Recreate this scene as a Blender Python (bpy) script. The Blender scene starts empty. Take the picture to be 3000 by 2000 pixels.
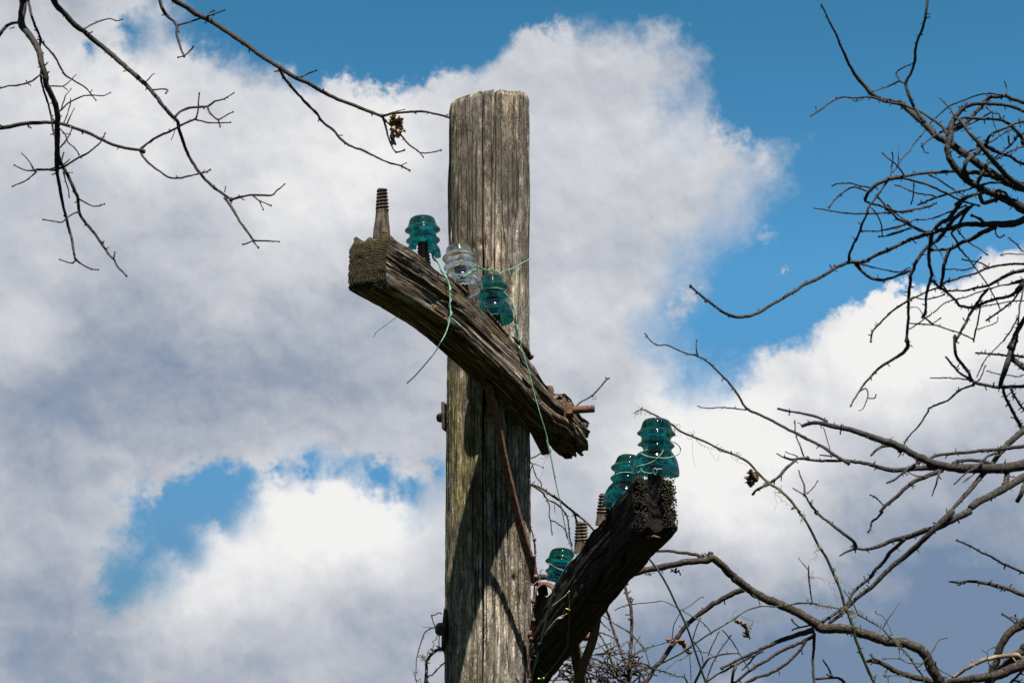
import bpy, bmesh, math, random
import numpy as np
from mathutils import Vector, Matrix

random.seed(11)
rng = np.random.default_rng(7)
SC = bpy.context.scene
COL = SC.collection

# ------------------------------------------------------------------ camera
FPX = 5117.0                       # focal length in photo pixels (3000 px wide)
PITCH = math.radians(11.6)
CAM = np.array([0.0, 0.0, 1.6])
R_ = np.array([1.0, 0.0, 0.0])
F_ = np.array([0.0, math.cos(PITCH), math.sin(PITCH)])
U_ = np.array([0.0, -math.sin(PITCH), math.cos(PITCH)])
cd = bpy.data.cameras.new('camera')
cam = bpy.data.objects.new('camera', cd); COL.objects.link(cam)
cam.location = CAM.tolist(); cam.rotation_euler = (math.radians(90) + PITCH, 0, 0)
cd.sensor_width = 36; cd.lens = 36 * FPX / 3000
cd.clip_start = 0.05; cd.clip_end = 6000
cd.dof.use_dof = True; cd.dof.focus_distance = 3.7; cd.dof.aperture_fstop = 15.0
SC.camera = cam

def P(x, y, z):
    """photo pixel + distance along the view axis -> point in the world"""
    return CAM + R_ * ((x - 1500) / FPX * z) + U_ * ((1000 - y) / FPX * z) + F_ * z

# ------------------------------------------------------------------ numpy noise
def _hash(ix, iy, iz, seed):
    h = (ix.astype(np.int64) * 374761393 + iy.astype(np.int64) * 668265263 + iz.astype(np.int64) * 1274126177 + seed * 974634777) & 0xFFFFFFFF
    h = ((h ^ (h >> 13)) * 1103515245) & 0xFFFFFFFF
    h = ((h ^ (h >> 16)) * 2654435761) & 0xFFFFFFFF
    return ((h ^ (h >> 15)) & 0xFFFFFF).astype(np.float64) / 0xFFFFFF * 2 - 1
def vn(x, y, z, seed=0):
    x, y, z = np.broadcast_arrays(np.asarray(x, float), np.asarray(y, float), np.asarray(z, float))
    ix, iy, iz = np.floor(x), np.floor(y), np.floor(z)
    fx, fy, fz = x - ix, y - iy, z - iz
    q = lambda t: t * t * t * (t * (t * 6 - 15) + 10)
    fx, fy, fz = q(fx), q(fy), q(fz)
    r = 0
    for a in (0, 1):
        for b in (0, 1):
            for c in (0, 1):
                w = (fx if a else 1 - fx) * (fy if b else 1 - fy) * (fz if c else 1 - fz)
                r = r + w * _hash(ix + a, iy + b, iz + c, seed)
    return r
def fbm(x, y, z, seed=0, o=4, g=.5):
    r = 0; a = 1; f = 1; t = 0
    for k in range(o):
        r = r + a * vn(x * f, y * f, z * f, seed + 17 * k); t += a; a *= g; f *= 2.03
    return r / t
def sst(a, b, x):
    t = np.clip((x - a) / (b - a), 0, 1); return t * t * (3 - 2 * t)

# ------------------------------------------------------------------ mesh helpers
def link(name, verts, faces, mat=None, parent=None, smooth=True, attr=None, mats=None, midx=None):
    me = bpy.data.meshes.new(name)
    me.from_pydata([tuple(v) for v in verts], [], faces)
    if smooth:
        me.polygons.foreach_set('use_smooth', [True] * len(me.polygons))
    if attr is not None:
        at = me.attributes.new('grain', 'FLOAT_VECTOR', 'POINT')
        at.data.foreach_set('vector', np.asarray(attr, dtype=np.float32).ravel())
    if mat: me.materials.append(mat)
    me.update()
    o = bpy.data.objects.new(name, me); COL.objects.link(o)
    if parent: o.parent = parent; o.matrix_parent_inverse = Matrix.Translation(parent.location).inverted()
    return o
def thing(name, label, cat, loc, group=None):
    o = bpy.data.objects.new(name, None); COL.objects.link(o)
    o.location = tuple(float(v) for v in loc); o.empty_display_size = .05
    o['label'] = label; o['category'] = cat
    if group: o['group'] = group
    return o
def tag(o, label, cat, group=None):
    o['label'] = label; o['category'] = cat
    if group: o['group'] = group
    return o

class MB:
    def __init__(s): s.v = []; s.f = []
    def add(s, v, f):
        n = len(s.v); s.v.extend([tuple(map(float, p)) for p in v]); s.f.extend([tuple(i + n for i in q) for q in f])
    def build(s, name, mat, parent=None, smooth=True): return link(name, s.v, s.f, mat, parent, smooth)

class MBS:
    """like MB, but every piece becomes an object of its own"""
    def __init__(s): s.p = []
    def add(s, v, f): m = MB(); m.add(v, f); s.p.append(m)
    def build(s, name, mat, parent=None, smooth=True): return [m.build(name, mat, parent, smooth) for m in s.p]

def catmull(pts, n):
    pts = np.asarray(pts, float)
    if len(pts) < 3: 
        t = np.linspace(0, 1, n * (len(pts) - 1) + 1)[:, None]
        return pts[0] * (1 - t) + pts[-1] * t
    e = np.vstack([2 * pts[0] - pts[1], pts, 2 * pts[-1] - pts[-2]])
    out = []
    for i in range(1, len(e) - 2):
        p0, p1, p2, p3 = e[i - 1], e[i], e[i + 1], e[i + 2]
        for k in range(n):
            t = k / n
            out.append(.5 * ((2 * p1) + (p2 - p0) * t + (2 * p0 - 5 * p1 + 4 * p2 - p3) * t * t + (3 * p1 - p0 - 3 * p2 + p3) * t ** 3))
    out.append(pts[-1]); return np.array(out)
def frames(pts):
    T = np.gradient(pts, axis=0); T /= (np.linalg.norm(T, axis=1)[:, None] + 1e-12)
    u = np.cross(T[0], [0.31, .2, .93]); 
    if np.linalg.norm(u) < 1e-3: u = np.cross(T[0], [1, 0, 0])
    u /= np.linalg.norm(u); Us = []
    for t in T:
        u = u - t * np.dot(u, t); u /= (np.linalg.norm(u) + 1e-12); Us.append(u.copy())
    Us = np.array(Us); return T, Us, np.cross(T, Us)
def tube(mb, pts, rad, n=6, cap=True):
    pts = np.asarray(pts, float); rad = np.asarray(rad, float)
    if rad.ndim == 0: rad = np.full(len(pts), float(rad))
    T, A, B = frames(pts)
    a = np.arange(n) / n * 2 * math.pi
    v = pts[:, None, :] + rad[:, None, None] * (A[:, None, :] * np.cos(a)[None, :, None] + B[:, None, :] * np.sin(a)[None, :, None])
    m = len(pts); v = v.reshape(-1, 3); f = []
    for i in range(m - 1):
        for j in range(n):
            k = (j + 1) % n; f.append((i * n + j, i * n + k, (i + 1) * n + k, (i + 1) * n + j))
    if cap: f.append(tuple(range(n - 1, -1, -1))); f.append(tuple((m - 1) * n + j for j in range(n)))
    mb.add(v, f)
def box(mb, c, ax, ay, az, bev=0.0):
    """box with half axis vectors"""
    c, ax, ay, az = map(lambda q: np.asarray(q, float), (c, ax, ay, az))
    if bev <= 0:
        v = [c + sx * ax + sy * ay + sz * az for sx in (-1, 1) for sy in (-1, 1) for sz in (-1, 1)]
        mb.add(v, [(0, 1, 3, 2), (4, 6, 7, 5), (0, 4, 5, 1), (2, 3, 7, 6), (0, 2, 6, 4), (1, 5, 7, 3)]); return
    bm = bmesh.new(); bmesh.ops.create_cube(bm, size=2)
    L = [np.linalg.norm(q) for q in (ax, ay, az)]
    for w in bm.verts: w.co = Vector((w.co.x * L[0], w.co.y * L[1], w.co.z * L[2]))
    bmesh.ops.bevel(bm, geom=bm.edges[:], offset=bev, segments=2, affect='EDGES', profile=.5)
    bm.verts.index_update()
    v = [c + ax / L[0] * w.co.x + ay / L[1] * w.co.y + az / L[2] * w.co.z for w in bm.verts]
    mb.add(v, [tuple(q.index for q in f.verts) for f in bm.faces]); bm.free()
def ico(mb, c, r, sub=1, sq=(1, 1, 1), jit=0.2, seed=0):
    bm = bmesh.new(); bmesh.ops.create_icosphere(bm, subdivisions=sub, radius=1)
    bm.verts.index_update(); rr = random.Random(seed)
    v = []
    for w in bm.verts:
        k = r * (1 + rr.uniform(-jit, jit)); v.append((c[0] + w.co.x * k * sq[0], c[1] + w.co.y * k * sq[1], c[2] + w.co.z * k * sq[2]))
    mb.add(v, [tuple(q.index for q in f.verts) for f in bm.faces]); bm.free()

# ------------------------------------------------------------------ material helpers
class NT:
    def __init__(s, tree): s.t = tree; s.n = tree.nodes; s.l = tree.links
    def new(s, typ, **kw):
        n = s.n.new(typ)
        for k, v in kw.items(): setattr(n, k, v)
        return n
    def put(s, sock, v):
        if hasattr(v, 'is_output') or isinstance(v, bpy.types.NodeSocket): s.l.new(v, sock)
        else: sock.default_value = v
    def math(s, op, a, b=None, c=None, clamp=False):
        n = s.new('ShaderNodeMath', operation=op, use_clamp=clamp)
        for i, q in enumerate((a, b, c)):
            if q is not None: s.put(n.inputs[i], q)
        return n.outputs[0]
    def vmath(s, op, a, b=None, scale=None):
        n = s.new('ShaderNodeVectorMath', operation=op); s.put(n.inputs[0], a)
        if b is not None: s.put(n.inputs[1], b)
        if scale is not None: s.put(n.inputs['Scale'], scale)
        return n.outputs['Value'] if op in ('DISTANCE', 'LENGTH', 'DOT_PRODUCT') else n.outputs[0]
    def noise(s, vec, scale, detail=4, rough=.55, dist=0, col=False):
        n = s.new('ShaderNodeTexNoise'); s.put(n.inputs['Vector'], vec); s.put(n.inputs['Scale'], scale)
        n.inputs['Detail'].default_value = detail; n.inputs['Roughness'].default_value = rough; n.inputs['Distortion'].default_value = dist
        return n.outputs['Color' if col else 'Fac']
    def ramp(s, fac, stops, interp='LINEAR'):
        n = s.new('ShaderNodeValToRGB'); cr = n.color_ramp; cr.interpolation = interp
        while len(cr.elements) < len(stops): cr.elements.new(.5)
        for e, (p, c) in zip(cr.elements, stops):
            e.position = p; e.color = (c if isinstance(c, tuple) else (c, c, c)) + (1,)
        s.put(n.inputs[0], fac); return n.outputs[0]
    def mix(s, fac, a, b, blend='MIX'):
        n = s.new('ShaderNodeMix', data_type='RGBA', blend_type=blend); s.put(n.inputs[0], fac)
        for sock, v in ((n.inputs[6], a), (n.inputs[7], b)):
            s.put(sock, v if not isinstance(v, tuple) else (tuple(v) + (1,))[:4])
        return n.outputs[2]
    def mapr(s, v, a, b, c=0., d=1., smooth=True):
        n = s.new('ShaderNodeMapRange', interpolation_type='SMOOTHSTEP' if smooth else 'LINEAR'); s.put(n.inputs[0], v)
        for i, q in enumerate((a, b, c, d)): s.put(n.inputs[1 + i], q)
        return n.outputs[0]
    def mapping(s, vec, scale=(1, 1, 1), loc=(0, 0, 0)):
        n = s.new('ShaderNodeMapping'); s.put(n.inputs[0], vec); n.inputs['Scale'].default_value = scale; n.inputs['Location'].default_value = loc
        return n.outputs[0]
    def bump(s, h, strength=.5, dist=.002, normal=None):
        n = s.new('ShaderNodeBump'); s.put(n.inputs['Height'], h); n.inputs['Strength'].default_value = strength; n.inputs['Distance'].default_value = dist
        if normal is not None: s.put(n.inputs['Normal'], normal)
        return n.outputs[0]
def lin(r, g, b):
    f = lambda c: (c / 255 / 12.92 if c / 255 <= .04045 else ((c / 255 + .055) / 1.055) ** 2.4)
    return (f(r), f(g), f(b))
def material(name):
    m = bpy.data.materials.new(name); m.use_nodes = True
    nt = NT(m.node_tree); b = nt.n['Principled BSDF']
    return m, nt, b
# ------------------------------------------------------------------ materials
def mat_pole():
    m, t, b = material('weathered_pole_wood')
    co = t.new('ShaderNodeTexCoord').outputs['Object']
    wob = t.vmath('SUBTRACT', t.noise(t.mapping(co, (6, 6, 3)), 1, 3, .5, col=True), (.5, .5, .5))
    cw = t.vmath('ADD', co, t.vmath('MULTIPLY', wob, (.02, .02, .0)))
    streak = t.noise(t.mapping(cw, (78, 78, 6.0)), 1, 6, .62)
    fine = t.noise(t.mapping(cw, (330, 330, 22)), 1, 5, .65)
    speck = t.noise(t.mapping(co, (420, 420, 190)), 1, 4, .7)
    patch = t.noise(t.mapping(co, (11, 11, 4)), 1, 5, .6)
    patch2 = t.noise(t.mapping(co, (30, 30, 9), (3, 1, 7)), 1, 5, .62)
    mott = t.noise(t.mapping(cw, (150, 150, 45), (2, 8, 4)), 1, 6, .68)
    k = t.math('ADD', t.math('MULTIPLY', streak, .24), t.math('ADD', t.math('MULTIPLY', patch2, .32), t.math('MULTIPLY', mott, .44)))
    base = t.ramp(k, [(.34, (.018, .015, .011)), (.44, (.068, .056, .042)), (.51, (.165, .140, .108)), (.59, (.30, .264, .218)), (.70, (.42, .385, .34))])
    grey = t.ramp(t.math('ADD', t.math('MULTIPLY', streak, .6), t.math('MULTIPLY', mott, .4)), [(.36, (.030, .027, .024)), (.5, (.125, .118, .112)), (.66, (.32, .305, .295))])
    c = t.mix(t.mapr(patch, .42, .66), base, grey)
    # sooty lichen bands on the upper shaft
    z = t.new('ShaderNodeSeparateXYZ'); t.put(z.inputs[0], co)
    zz, xx = z.outputs[2], z.outputs[0]
    soot = t.math('MULTIPLY', t.mapr(zz, 2.40, 2.75), t.mapr(t.noise(t.mapping(cw, (26, 26, 5), (5, 2, 1)), 1, 5, .65), .42, .62))
    c = t.mix(t.math('MULTIPLY', soot, .85), c, (.048, .046, .042))
    # green algae film low on the left flank
    alg = t.math('MULTIPLY', t.mapr(xx, .045, -.075), t.mapr(zz, 2.52, 2.2))
    alg = t.math('MULTIPLY', alg, t.mapr(zz, 1.75, 2.05, .25, 1.))
    alg = t.math('MULTIPLY', alg, t.mapr(t.noise(t.mapping(co, (34, 34, 10), (1, 9, 2)), 1, 5, .62), .32, .56))
    c = t.mix(t.math('MULTIPLY', alg, .88), c, t.mix(t.mapr(fine, .40, .62), (.024, .024, .004), (.135, .125, .026)))
    left_dark = t.math('MULTIPLY', t.mapr(xx, .03, -.085), t.mapr(t.noise(t.mapping(cw, (40, 40, 7), (4, 4, 9)), 1, 5, .65), .40, .58))  # darker tone towards the left side, broken by noise
    # bands of old stain, nail holes
    band = t.mapr(t.noise(t.mapping(cw, (9, 9, 16), (6, 3, 2)), 1, 4, .6), .56, .66)
    c = t.mix(t.math('MULTIPLY', band, .45), c, (.045, .040, .034))
    vor = t.new('ShaderNodeTexVoronoi'); t.put(vor.inputs['Vector'], t.mapping(co, (1, 1, .8))); vor.inputs['Scale'].default_value = 17.
    hole = t.mapr(vor.outputs['Distance'], .045, .075, 1., 0.)
    c = t.mix(hole, c, (.010, .008, .007))
    left_dark = t.math('MULTIPLY', left_dark, t.mapr(zz, 2.22, 2.5, .12, 1.))
    c = t.mix(t.math('MULTIPLY', left_dark, .72), c, (.040, .037, .026))
    # speckle of black mould pits
    sp = t.math('MULTIPLY', t.mapr(speck, .49, .56), t.mapr(patch2, .64, .38, .35, .95))
    c = t.mix(sp, c, (.028, .024, .019))
    c = t.mix(t.mapr(fine, .60, .42, 0., .55), c, (.05, .043, .034))
    # hairline drying checks
    wv = t.noise(t.mapping(cw, (46, 46, 1.0), (7, 3, 5)), 1, 2, .5)
    hair = t.mapr(t.math('ABSOLUTE', t.math('SUBTRACT', wv, .5)), .003, .016, 1., 0.)
    c = t.mix(t.math('MULTIPLY', hair, .95), c, (.018, .015, .012))
    stain = t.mapr(t.noise(t.mapping(cw, (17, 17, 5.5), (9, 2, 6)), 1, 6, .66), .36, .60, .52, 1.)
    stain2 = t.mapr(t.noise(t.mapping(co, (70, 70, 26), (1, 2, 6)), 1, 5, .66), .38, .60, .50, 1.)
    c = t.vmath('SCALE', c, scale=t.math('MULTIPLY', stain, stain2))
    c = t.mix(1., c, (2.70, 2.56, 2.30), 'MULTIPLY')
    t.put(b.inputs['Base Color'], c); b.inputs['Roughness'].default_value = .9; b.inputs['Specular IOR Level'].default_value = .15
    h = t.math('ADD', t.math('MULTIPLY', streak, .6), t.math('ADD', t.math('MULTIPLY', fine, .5), t.math('MULTIPLY', sp, -.5)))
    h = t.math('SUBTRACT', h, t.math('MULTIPLY', hair, .9))
    t.put(b.inputs['Normal'], t.bump(h, 1., .0032)); return m

def mat_arm(name='rotten_crossarm_wood', dark=1.0):
    m, t, b = material(name)
    g = t.new('ShaderNodeAttribute', attribute_name='grain').outputs['Vector']   # (along, across, up) in metres from the pith
    wob = t.vmath('SUBTRACT', t.noise(t.mapping(g, (7, 26, 26)), 1, 4, .55, col=True), (.5, .5, .5))
    gw = t.vmath('ADD', g, t.vmath('MULTIPLY', wob, (.0, .011, .011)))
    gr = t.vmath('ADD', g, t.vmath('MULTIPLY', wob, (.0, .004, .004)))
    sx = t.new('ShaderNodeSeparateXYZ'); t.put(sx.inputs[0], gr)
    d = t.math('POWER', t.math('ADD', t.math('POWER', sx.outputs[1], 2.), t.math('POWER', sx.outputs[2], 2.)), .5)
    d = t.math('ADD', d, t.math('MULTIPLY', t.noise(t.mapping(g, (2, 34, 34), (8, 8, 8)), 1, 3, .5), .016))
    ring = t.math('SINE', t.math('MULTIPLY', d, 2 * math.pi / .0052))
    ring = t.math('ADD', t.math('MULTIPLY', ring, .5), .5)
    fib = t.noise(t.mapping(gw, (5, 190, 190)), 1, 6, .62)
    fib2 = t.noise(t.mapping(gw, (14, 480, 480)), 1, 4, .6)
    pat = t.noise(t.mapping(g, (9, 22, 22), (2, 5, 1)), 1, 5, .6)
    k = t.math('ADD', t.math('MULTIPLY', fib, .67), t.math('ADD', t.math('MULTIPLY', ring, .11), t.math('MULTIPLY', pat, .22)))
    c1 = t.ramp(k, [(.38, (.008, .006, .0045)), (.48, (.034, .026, .019)), (.54, (.105, .084, .066)), (.60, (.26, .228, .196)), (.70, (.42, .395, .365))])
    c2 = t.ramp(k, [(.38, (.008, .0055, .003)), (.49, (.036, .024, .012)), (.59, (.110, .078, .042)), (.73, (.25, .195, .125))])
    c = t.mix(t.mapr(pat, .44, .60), c1, c2)
    c = t.mix(t.mapr(fib2, .58, .42, 0, .5), c, (.03, .024, .018))
    # dark, damp band of old growth towards the top and outside
    dk = t.math('MULTIPLY', t.mapr(sx.outputs[2], .03, .075), t.mapr(t.noise(t.mapping(g, (30, 60, 60)), 1, 4, .6), .38, .58))
    c = t.mix(t.math('MULTIPLY', dk, .65), c, (.040, .036, .020))
    ck = t.noise(t.mapping(gw, (2.6, 85, 85), (4, 2, 8)), 1, 3, .55)
    crack = t.mapr(t.math('ABSOLUTE', t.math('SUBTRACT', ck, .5)), .004, .022, 1., 0.)
    c = t.mix(t.math('MULTIPLY', crack, .9), c, (.012, .009, .007))
    eg = t.new('ShaderNodeAttribute', attribute_name='endgrain').outputs['Fac']
    rad_n = t.noise(t.mapping(g, (1, 140, 140), (3, 3, 3)), 1, 4, .6)
    er = t.math('ADD', t.math('MULTIPLY', ring, .32), t.math('MULTIPLY', rad_n, .66))
    gu = t.vmath('NORMALIZE', t.vmath('MULTIPLY', gr, (0., 1., 1.)))
    rc = t.mapr(t.math('ABSOLUTE', t.math('SUBTRACT', t.noise(t.vmath('SCALE', gu, scale=3.1), 1, 1, .5), .5)), .0, .012, 1., 0.)
    er = t.math('SUBTRACT', er, t.math('MULTIPLY', rc, .45))
    ec = t.ramp(er, [(.24, (.004, .003, .0016)), (.46, (.0085, .0068, .0034)), (.62, (.019, .0155, .008)), (.85, (.050, .042, .026))])
    ec = t.mix(t.math('MULTIPLY', dk, .6), ec, (.030, .028, .012))
    c = t.mix(eg, c, ec)
    c = t.mix(1., c, (1.35, 1.30, 1.22), 'MULTIPLY')
    if dark < 1: c = t.mix(1., c, (dark, dark * .94, dark * .86), 'MULTIPLY')  # shade of the lower arm multiplied into the wood colour
    if dark < 1: c = t.mix(t.math('MULTIPLY', eg, .7), c, (.0022, .0018, .0012))  # sunlit end painted near black to look shaded
    t.put(b.inputs['Base Color'], c); b.inputs['Roughness'].default_value = .92; b.inputs['Specular IOR Level'].default_value = .12
    h = t.math('ADD', t.math('MULTIPLY', fib, .9), t.math('ADD', t.math('MULTIPLY', ring, .14), t.math('MULTIPLY', fib2, .4)))
    h = t.math('SUBTRACT', h, t.math('MULTIPLY', crack, .5))
    hm = t.new('ShaderNodeMix', data_type='FLOAT'); t.put(hm.inputs[0], eg); t.put(hm.inputs[2], h); t.put(hm.inputs[3], t.math('MULTIPLY', ring, .07)); h = hm.outputs[0]
    t.put(b.inputs['Normal'], t.bump(h, 1., .006)); return m

def mat_glass(name, col, rough=.04):
    m, t, b = material(name)
    co = t.new('ShaderNodeTexCoord').outputs['Object']
    n = t.noise(t.mapping(co, (60, 60, 160)), 1, 3, .5)
    dirt = t.noise(co, 260, 4, .65)
    b.inputs['Transmission Weight'].default_value = 1; b.inputs['IOR'].default_value = 1.5
    t.put(b.inputs['Base Color'], t.mix(t.mapr(dirt, .60, .78, 0, .15), col, tuple(v * .55 for v in col)))
    t.put(b.inputs['Roughness'], t.mapr(dirt, .45, .75, rough, rough + .03))
    return m

def mat_simple(name, a, bcol, scale, rough=.8, bump=.4, bd=.001, metal=0, stretch=(1, 1, 1), lo=.38, hi=.62, third=None):
    m, t, b = material(name)
    co = t.mapping(t.new('ShaderNodeTexCoord').outputs['Object'], stretch)
    n = t.noise(co, scale, 6, .62); n2 = t.noise(co, scale * 4.3, 4, .6)
    c = t.mix(t.mapr(n, lo, hi), a, bcol)
    if third: c = t.mix(t.mapr(n2, .56, .68), c, third)
    t.put(b.inputs['Base Color'], c); b.inputs['Roughness'].default_value = rough; b.inputs['Metallic'].default_value = metal
    b.inputs['Specular IOR Level'].default_value = .25
    t.put(b.inputs['Normal'], t.bump(t.math('ADD', n, t.math('MULTIPLY', n2, .5)), bump, bd)); return m

M = dict(
    pole=mat_pole(), arm=mat_arm(), arm_shaded=mat_arm('shaded_rotten_crossarm_wood', .14),  # lower arm: same rotten wood with its shade put into the colour
    teal=mat_glass('teal_glass', (.0042, .31, .28)), clear=mat_glass('clear_glass', (.95, .91, .84)),
    rust=mat_simple('rusty_iron', (.032, .017, .011), (.115, .048, .025), 120, .85, .6, .0012, third=(.030, .020, .016)),
    darkiron=mat_simple('blackened_iron', (.018, .014, .012), (.055, .036, .028), 110, .8, .5, .001),
    patina=mat_simple('green_patina_wire', (.06, .14, .095), (.125, .245, .17), 160, .55, .2, .0004, third=(.05, .10, .07)),
    bluewire=mat_simple('blue_green_wire', (.035, .075, .08), (.085, .145, .145), 90, .5, .2, .0004, third=(.05, .07, .07)),
    pinwood=mat_simple('grey_pin_wood', (.018, .013, .009), (.115, .087, .060), 70, .9, 1., .004, stretch=(3, 3, .35), third=(.05, .042, .034)),
    barkl=mat_simple('smooth_dark_bark', (.007, .0055, .0042), (.022, .017, .013), 70, .85, .8, .002, third=(.055, .047, .040)),
    barkr=mat_simple('spurred_grey_bark', (.005, .004, .0032), (.018, .0145, .012), 55, .85, .8, .002, third=(.085, .074, .065)),
    barkb=mat_simple('brown_limb_bark', (.0055, .0038, .0026), (.024, .016, .0105), 38, .85, .9, .003, third=(.085, .066, .050)),
    bare=mat_simple('stripped_tan_wood', (.06, .04, .024), (.17, .122, .08), 40, .7, .6, .002, third=(.12, .08, .05)),
    pale=mat_simple('bleached_vine_bark', (.16, .14, .12), (.46, .42, .38), 60, .8, .6, .002),
    vineg=mat_simple('green_vine_stem', (.009, .012, .003), (.026, .031, .008), 80, .6, .4, .001, third=(.045, .036, .017)),
    thicket=mat_simple('dark_thicket_bark', (.010, .007, .0055), (.046, .030, .022), 90, .85, .8, .002, third=(.095, .066, .048)),
    vineb=mat_simple('brown_vine_bark', (.014, .010, .0075), (.060, .042, .031), 90, .85, .8, .002, third=(.11, .08, .06)),
    viner=mat_simple('reddish_vine_bark', (.045, .022, .016), (.13, .075, .055), 90, .8, .6, .0015, third=(.19, .125, .095)),
    bud=mat_simple('fresh_yellow_green_shoot', (.20, .24, .03), (.42, .45, .09), 60, .5, .2, .001),
    tendril=mat_simple('dry_tendril', (.06, .05, .035), (.15, .12, .08), 60, .7, .2, .001),
    paletend=mat_simple('pale_dry_stalk', (.30, .24, .17), (.52, .45, .36), 60, .7, .2, .001),
    leaf=mat_simple('dead_leaf', (.17, .11, .065), (.42, .29, .19), 45, .7, .6, .002, third=(.06, .035, .02)),
    redleaf=mat_simple('reddish_dead_leaf', (.05, .022, .014), (.14, .062, .038), 45, .7, .6, .002),
    darkleaf=mat_simple('dark_dead_leaf', (.045, .026, .016), (.13, .078, .045), 45, .7, .6, .002),
    moss=mat_simple('dry_moss', (.006, .005, .002), (.019, .0155, .0065), 130, .95, 1., .003, third=(.032, .027, .012)),
    ground=mat_simple('rough_grass', (.012, .019, .006), (.032, .032, .014), 1.6, .95, .8, .05, third=(.04, .032, .02)),
)

# ------------------------------------------------------------------ light and sky
EXPO = 1.65
SUN = np.array([.24, -1., 2.35]); SUN /= np.linalg.norm(SUN)
elev = math.asin(SUN[2]); az = math.atan2(SUN[0], SUN[1])
sl = bpy.data.lights.new('sun', 'SUN'); sl.energy = 5.0; sl.angle = math.radians(.53); sl.color = (1, .955, .89)
so = bpy.data.objects.new('sun', sl); COL.objects.link(so)
so.rotation_euler = Vector(SUN).to_track_quat('Z', 'Y').to_euler(); so.location = (2, -4, 9)

def make_world():
    w = bpy.data.worlds.new('World'); SC.world = w; w.use_nodes = True
    t = NT(w.node_tree); t.n.clear()
    d = t.new('ShaderNodeTexCoord').outputs['Generated']
    sky = t.new('ShaderNodeTexSky'); sky.sky_type = 'NISHITA'; sky.sun_disc = False
    sky.sun_elevation = elev; sky.sun_rotation = az; sky.altitude = 200; sky.air_density = 1.0; sky.dust_density = .6; sky.ozone_density = 2.2
    K = 1.27551   # layout notes are in 2352-px coordinates
    def dirpx(x, y):
        v = R_ * ((x * K - 1500) / FPX) + U_ * ((1000 - y * K) / FPX) + F_
        return v / np.linalg.norm(v) * FPX
    D = t.vmath('SCALE', d, scale=FPX)
    big = t.vmath('SUBTRACT', t.noise(t.vmath('SCALE', D, scale=1 / 330.), 1, 6, .60, col=True), (.5, .5, .5))
    fin = t.vmath('SUBTRACT', t.noise(t.vmath('SCALE', D, scale=1 / 75.), 1, 7, .66, col=True), (.5, .5, .5))
    W = t.vmath('ADD', D, t.vmath('ADD', t.vmath('SCALE', big, scale=170.), t.vmath('SCALE', fin, scale=112.)))
    S = None
    for x, y, r in SKY_BLUE:
        c = dirpx(x, y)
        q = t.math('SUBTRACT', r * K, t.vmath('DISTANCE', W, tuple(c)))
        S = q if S is None else t.math('SMOOTH_MAX', S, q, 60.)
    # unseen rest of the sky: broken cloud, shaped for the fill light
    fd = t.vmath('DOT_PRODUCT', d, tuple(F_))
    away = t.mapr(fd, .936, .80)
    gen = t.math('MULTIPLY', t.math('SUBTRACT', t.noise(d, 2.6, 7, .6), .50), 900.)
    mS = t.new('ShaderNodeMix', data_type='FLOAT'); t.put(mS.inputs[0], away); t.put(mS.inputs[2], S); t.put(mS.inputs[3], gen)
    S = mS.outputs[0]
    soft = t.math('ADD', S, t.math('MULTIPLY', t.math('SUBTRACT', t.noise(t.vmath('SCALE', D, scale=1 / 150.), 1, 8, .7), .5), 215.))
    for x, y, r in SKY_WISP:
        c = dirpx(x, y)
        q = t.mapr(t.vmath('DISTANCE', t.vmath('ADD', W, t.vmath('SCALE', fin, scale=210.)), tuple(c)), r * K, r * K * .1, 0., 1.)
        soft = t.math('SUBTRACT', soft, t.math('MULTIPLY', q, 118.))
    wid = t.mapr(t.noise(t.vmath('SCALE', D, scale=1 / 420.), 1, 3, .5), .36, .62, 24., 95.)
    for x, y, r, lo in ((2050, 720, 480, .32), (1480, 560, 330, 1.7), (1720, 330, 330, 1.7), (430, 1230, 330, 1.25), (1500, 900, 260, 1.5)):
        wid = t.math('MULTIPLY', wid, t.mapr(t.vmath('DISTANCE', D, tuple(dirpx(x, y))), r * K, r * K * .45, 1., lo))
    blue = t.mapr(soft, t.math('MULTIPLY', wid, -.8), wid)
    blue = t.math('MULTIPLY', blue, t.mapr(t.vmath('DISTANCE', D, tuple(dirpx(450, 1220))), 420. * K, 250. * K, 1., .97))
    W2 = t.vmath('ADD', D, t.vmath('ADD', t.vmath('SCALE', big, scale=190.), t.vmath('SCALE', fin, scale=30.)))
    B = None
    for x, y, r, wgt in SKY_LIGHT:
        c = dirpx(x, y)
        q = t.mapr(t.vmath('DISTANCE', W2, tuple(c)), r * K, 0., 0., 1.)
        B = t.math('MULTIPLY_ADD', q, wgt, SKY_BASE if B is None else B)
    det = t.math('MULTIPLY', t.math('SUBTRACT', t.noise(t.vmath('SCALE', W2, scale=1 / 260.), 1, 7, .55), .5), .26)
    # billows: relief of the cloud mass seen against the sun's side
    tow = U_ * .86 + R_ * .35 - F_ * .2
    for sc, off, gain in ((230., 50., .50), (85., 18., .25)):
        Dw = t.vmath('ADD', D, t.vmath('SCALE', big, scale=120.))
        n0 = t.noise(t.vmath('SCALE', Dw, scale=1 / sc), 1, 5, .52)
        n1 = t.noise(t.vmath('SCALE', t.vmath('ADD', Dw, tuple(tow * off)), scale=1 / sc), 1, 5, .52)
        det = t.math('MULTIPLY_ADD', t.math('SUBTRACT', n0, n1), gain, det)
    B = t.math('ADD', B, det)
    B = t.math('MULTIPLY_ADD', t.math('SUBTRACT', B, .58), 1.22, .57)
    B = t.math('SUBTRACT', B, t.math('MULTIPLY', away, .34))  # unseen cloud dimmed to lower the ambient light and grey the glass reflections
    # thin edges of cloud catch the light
    B = t.math('ADD', B, t.math('MULTIPLY', t.mapr(soft, -150., -20.), .08))
    e = 2 ** -EXPO
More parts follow.
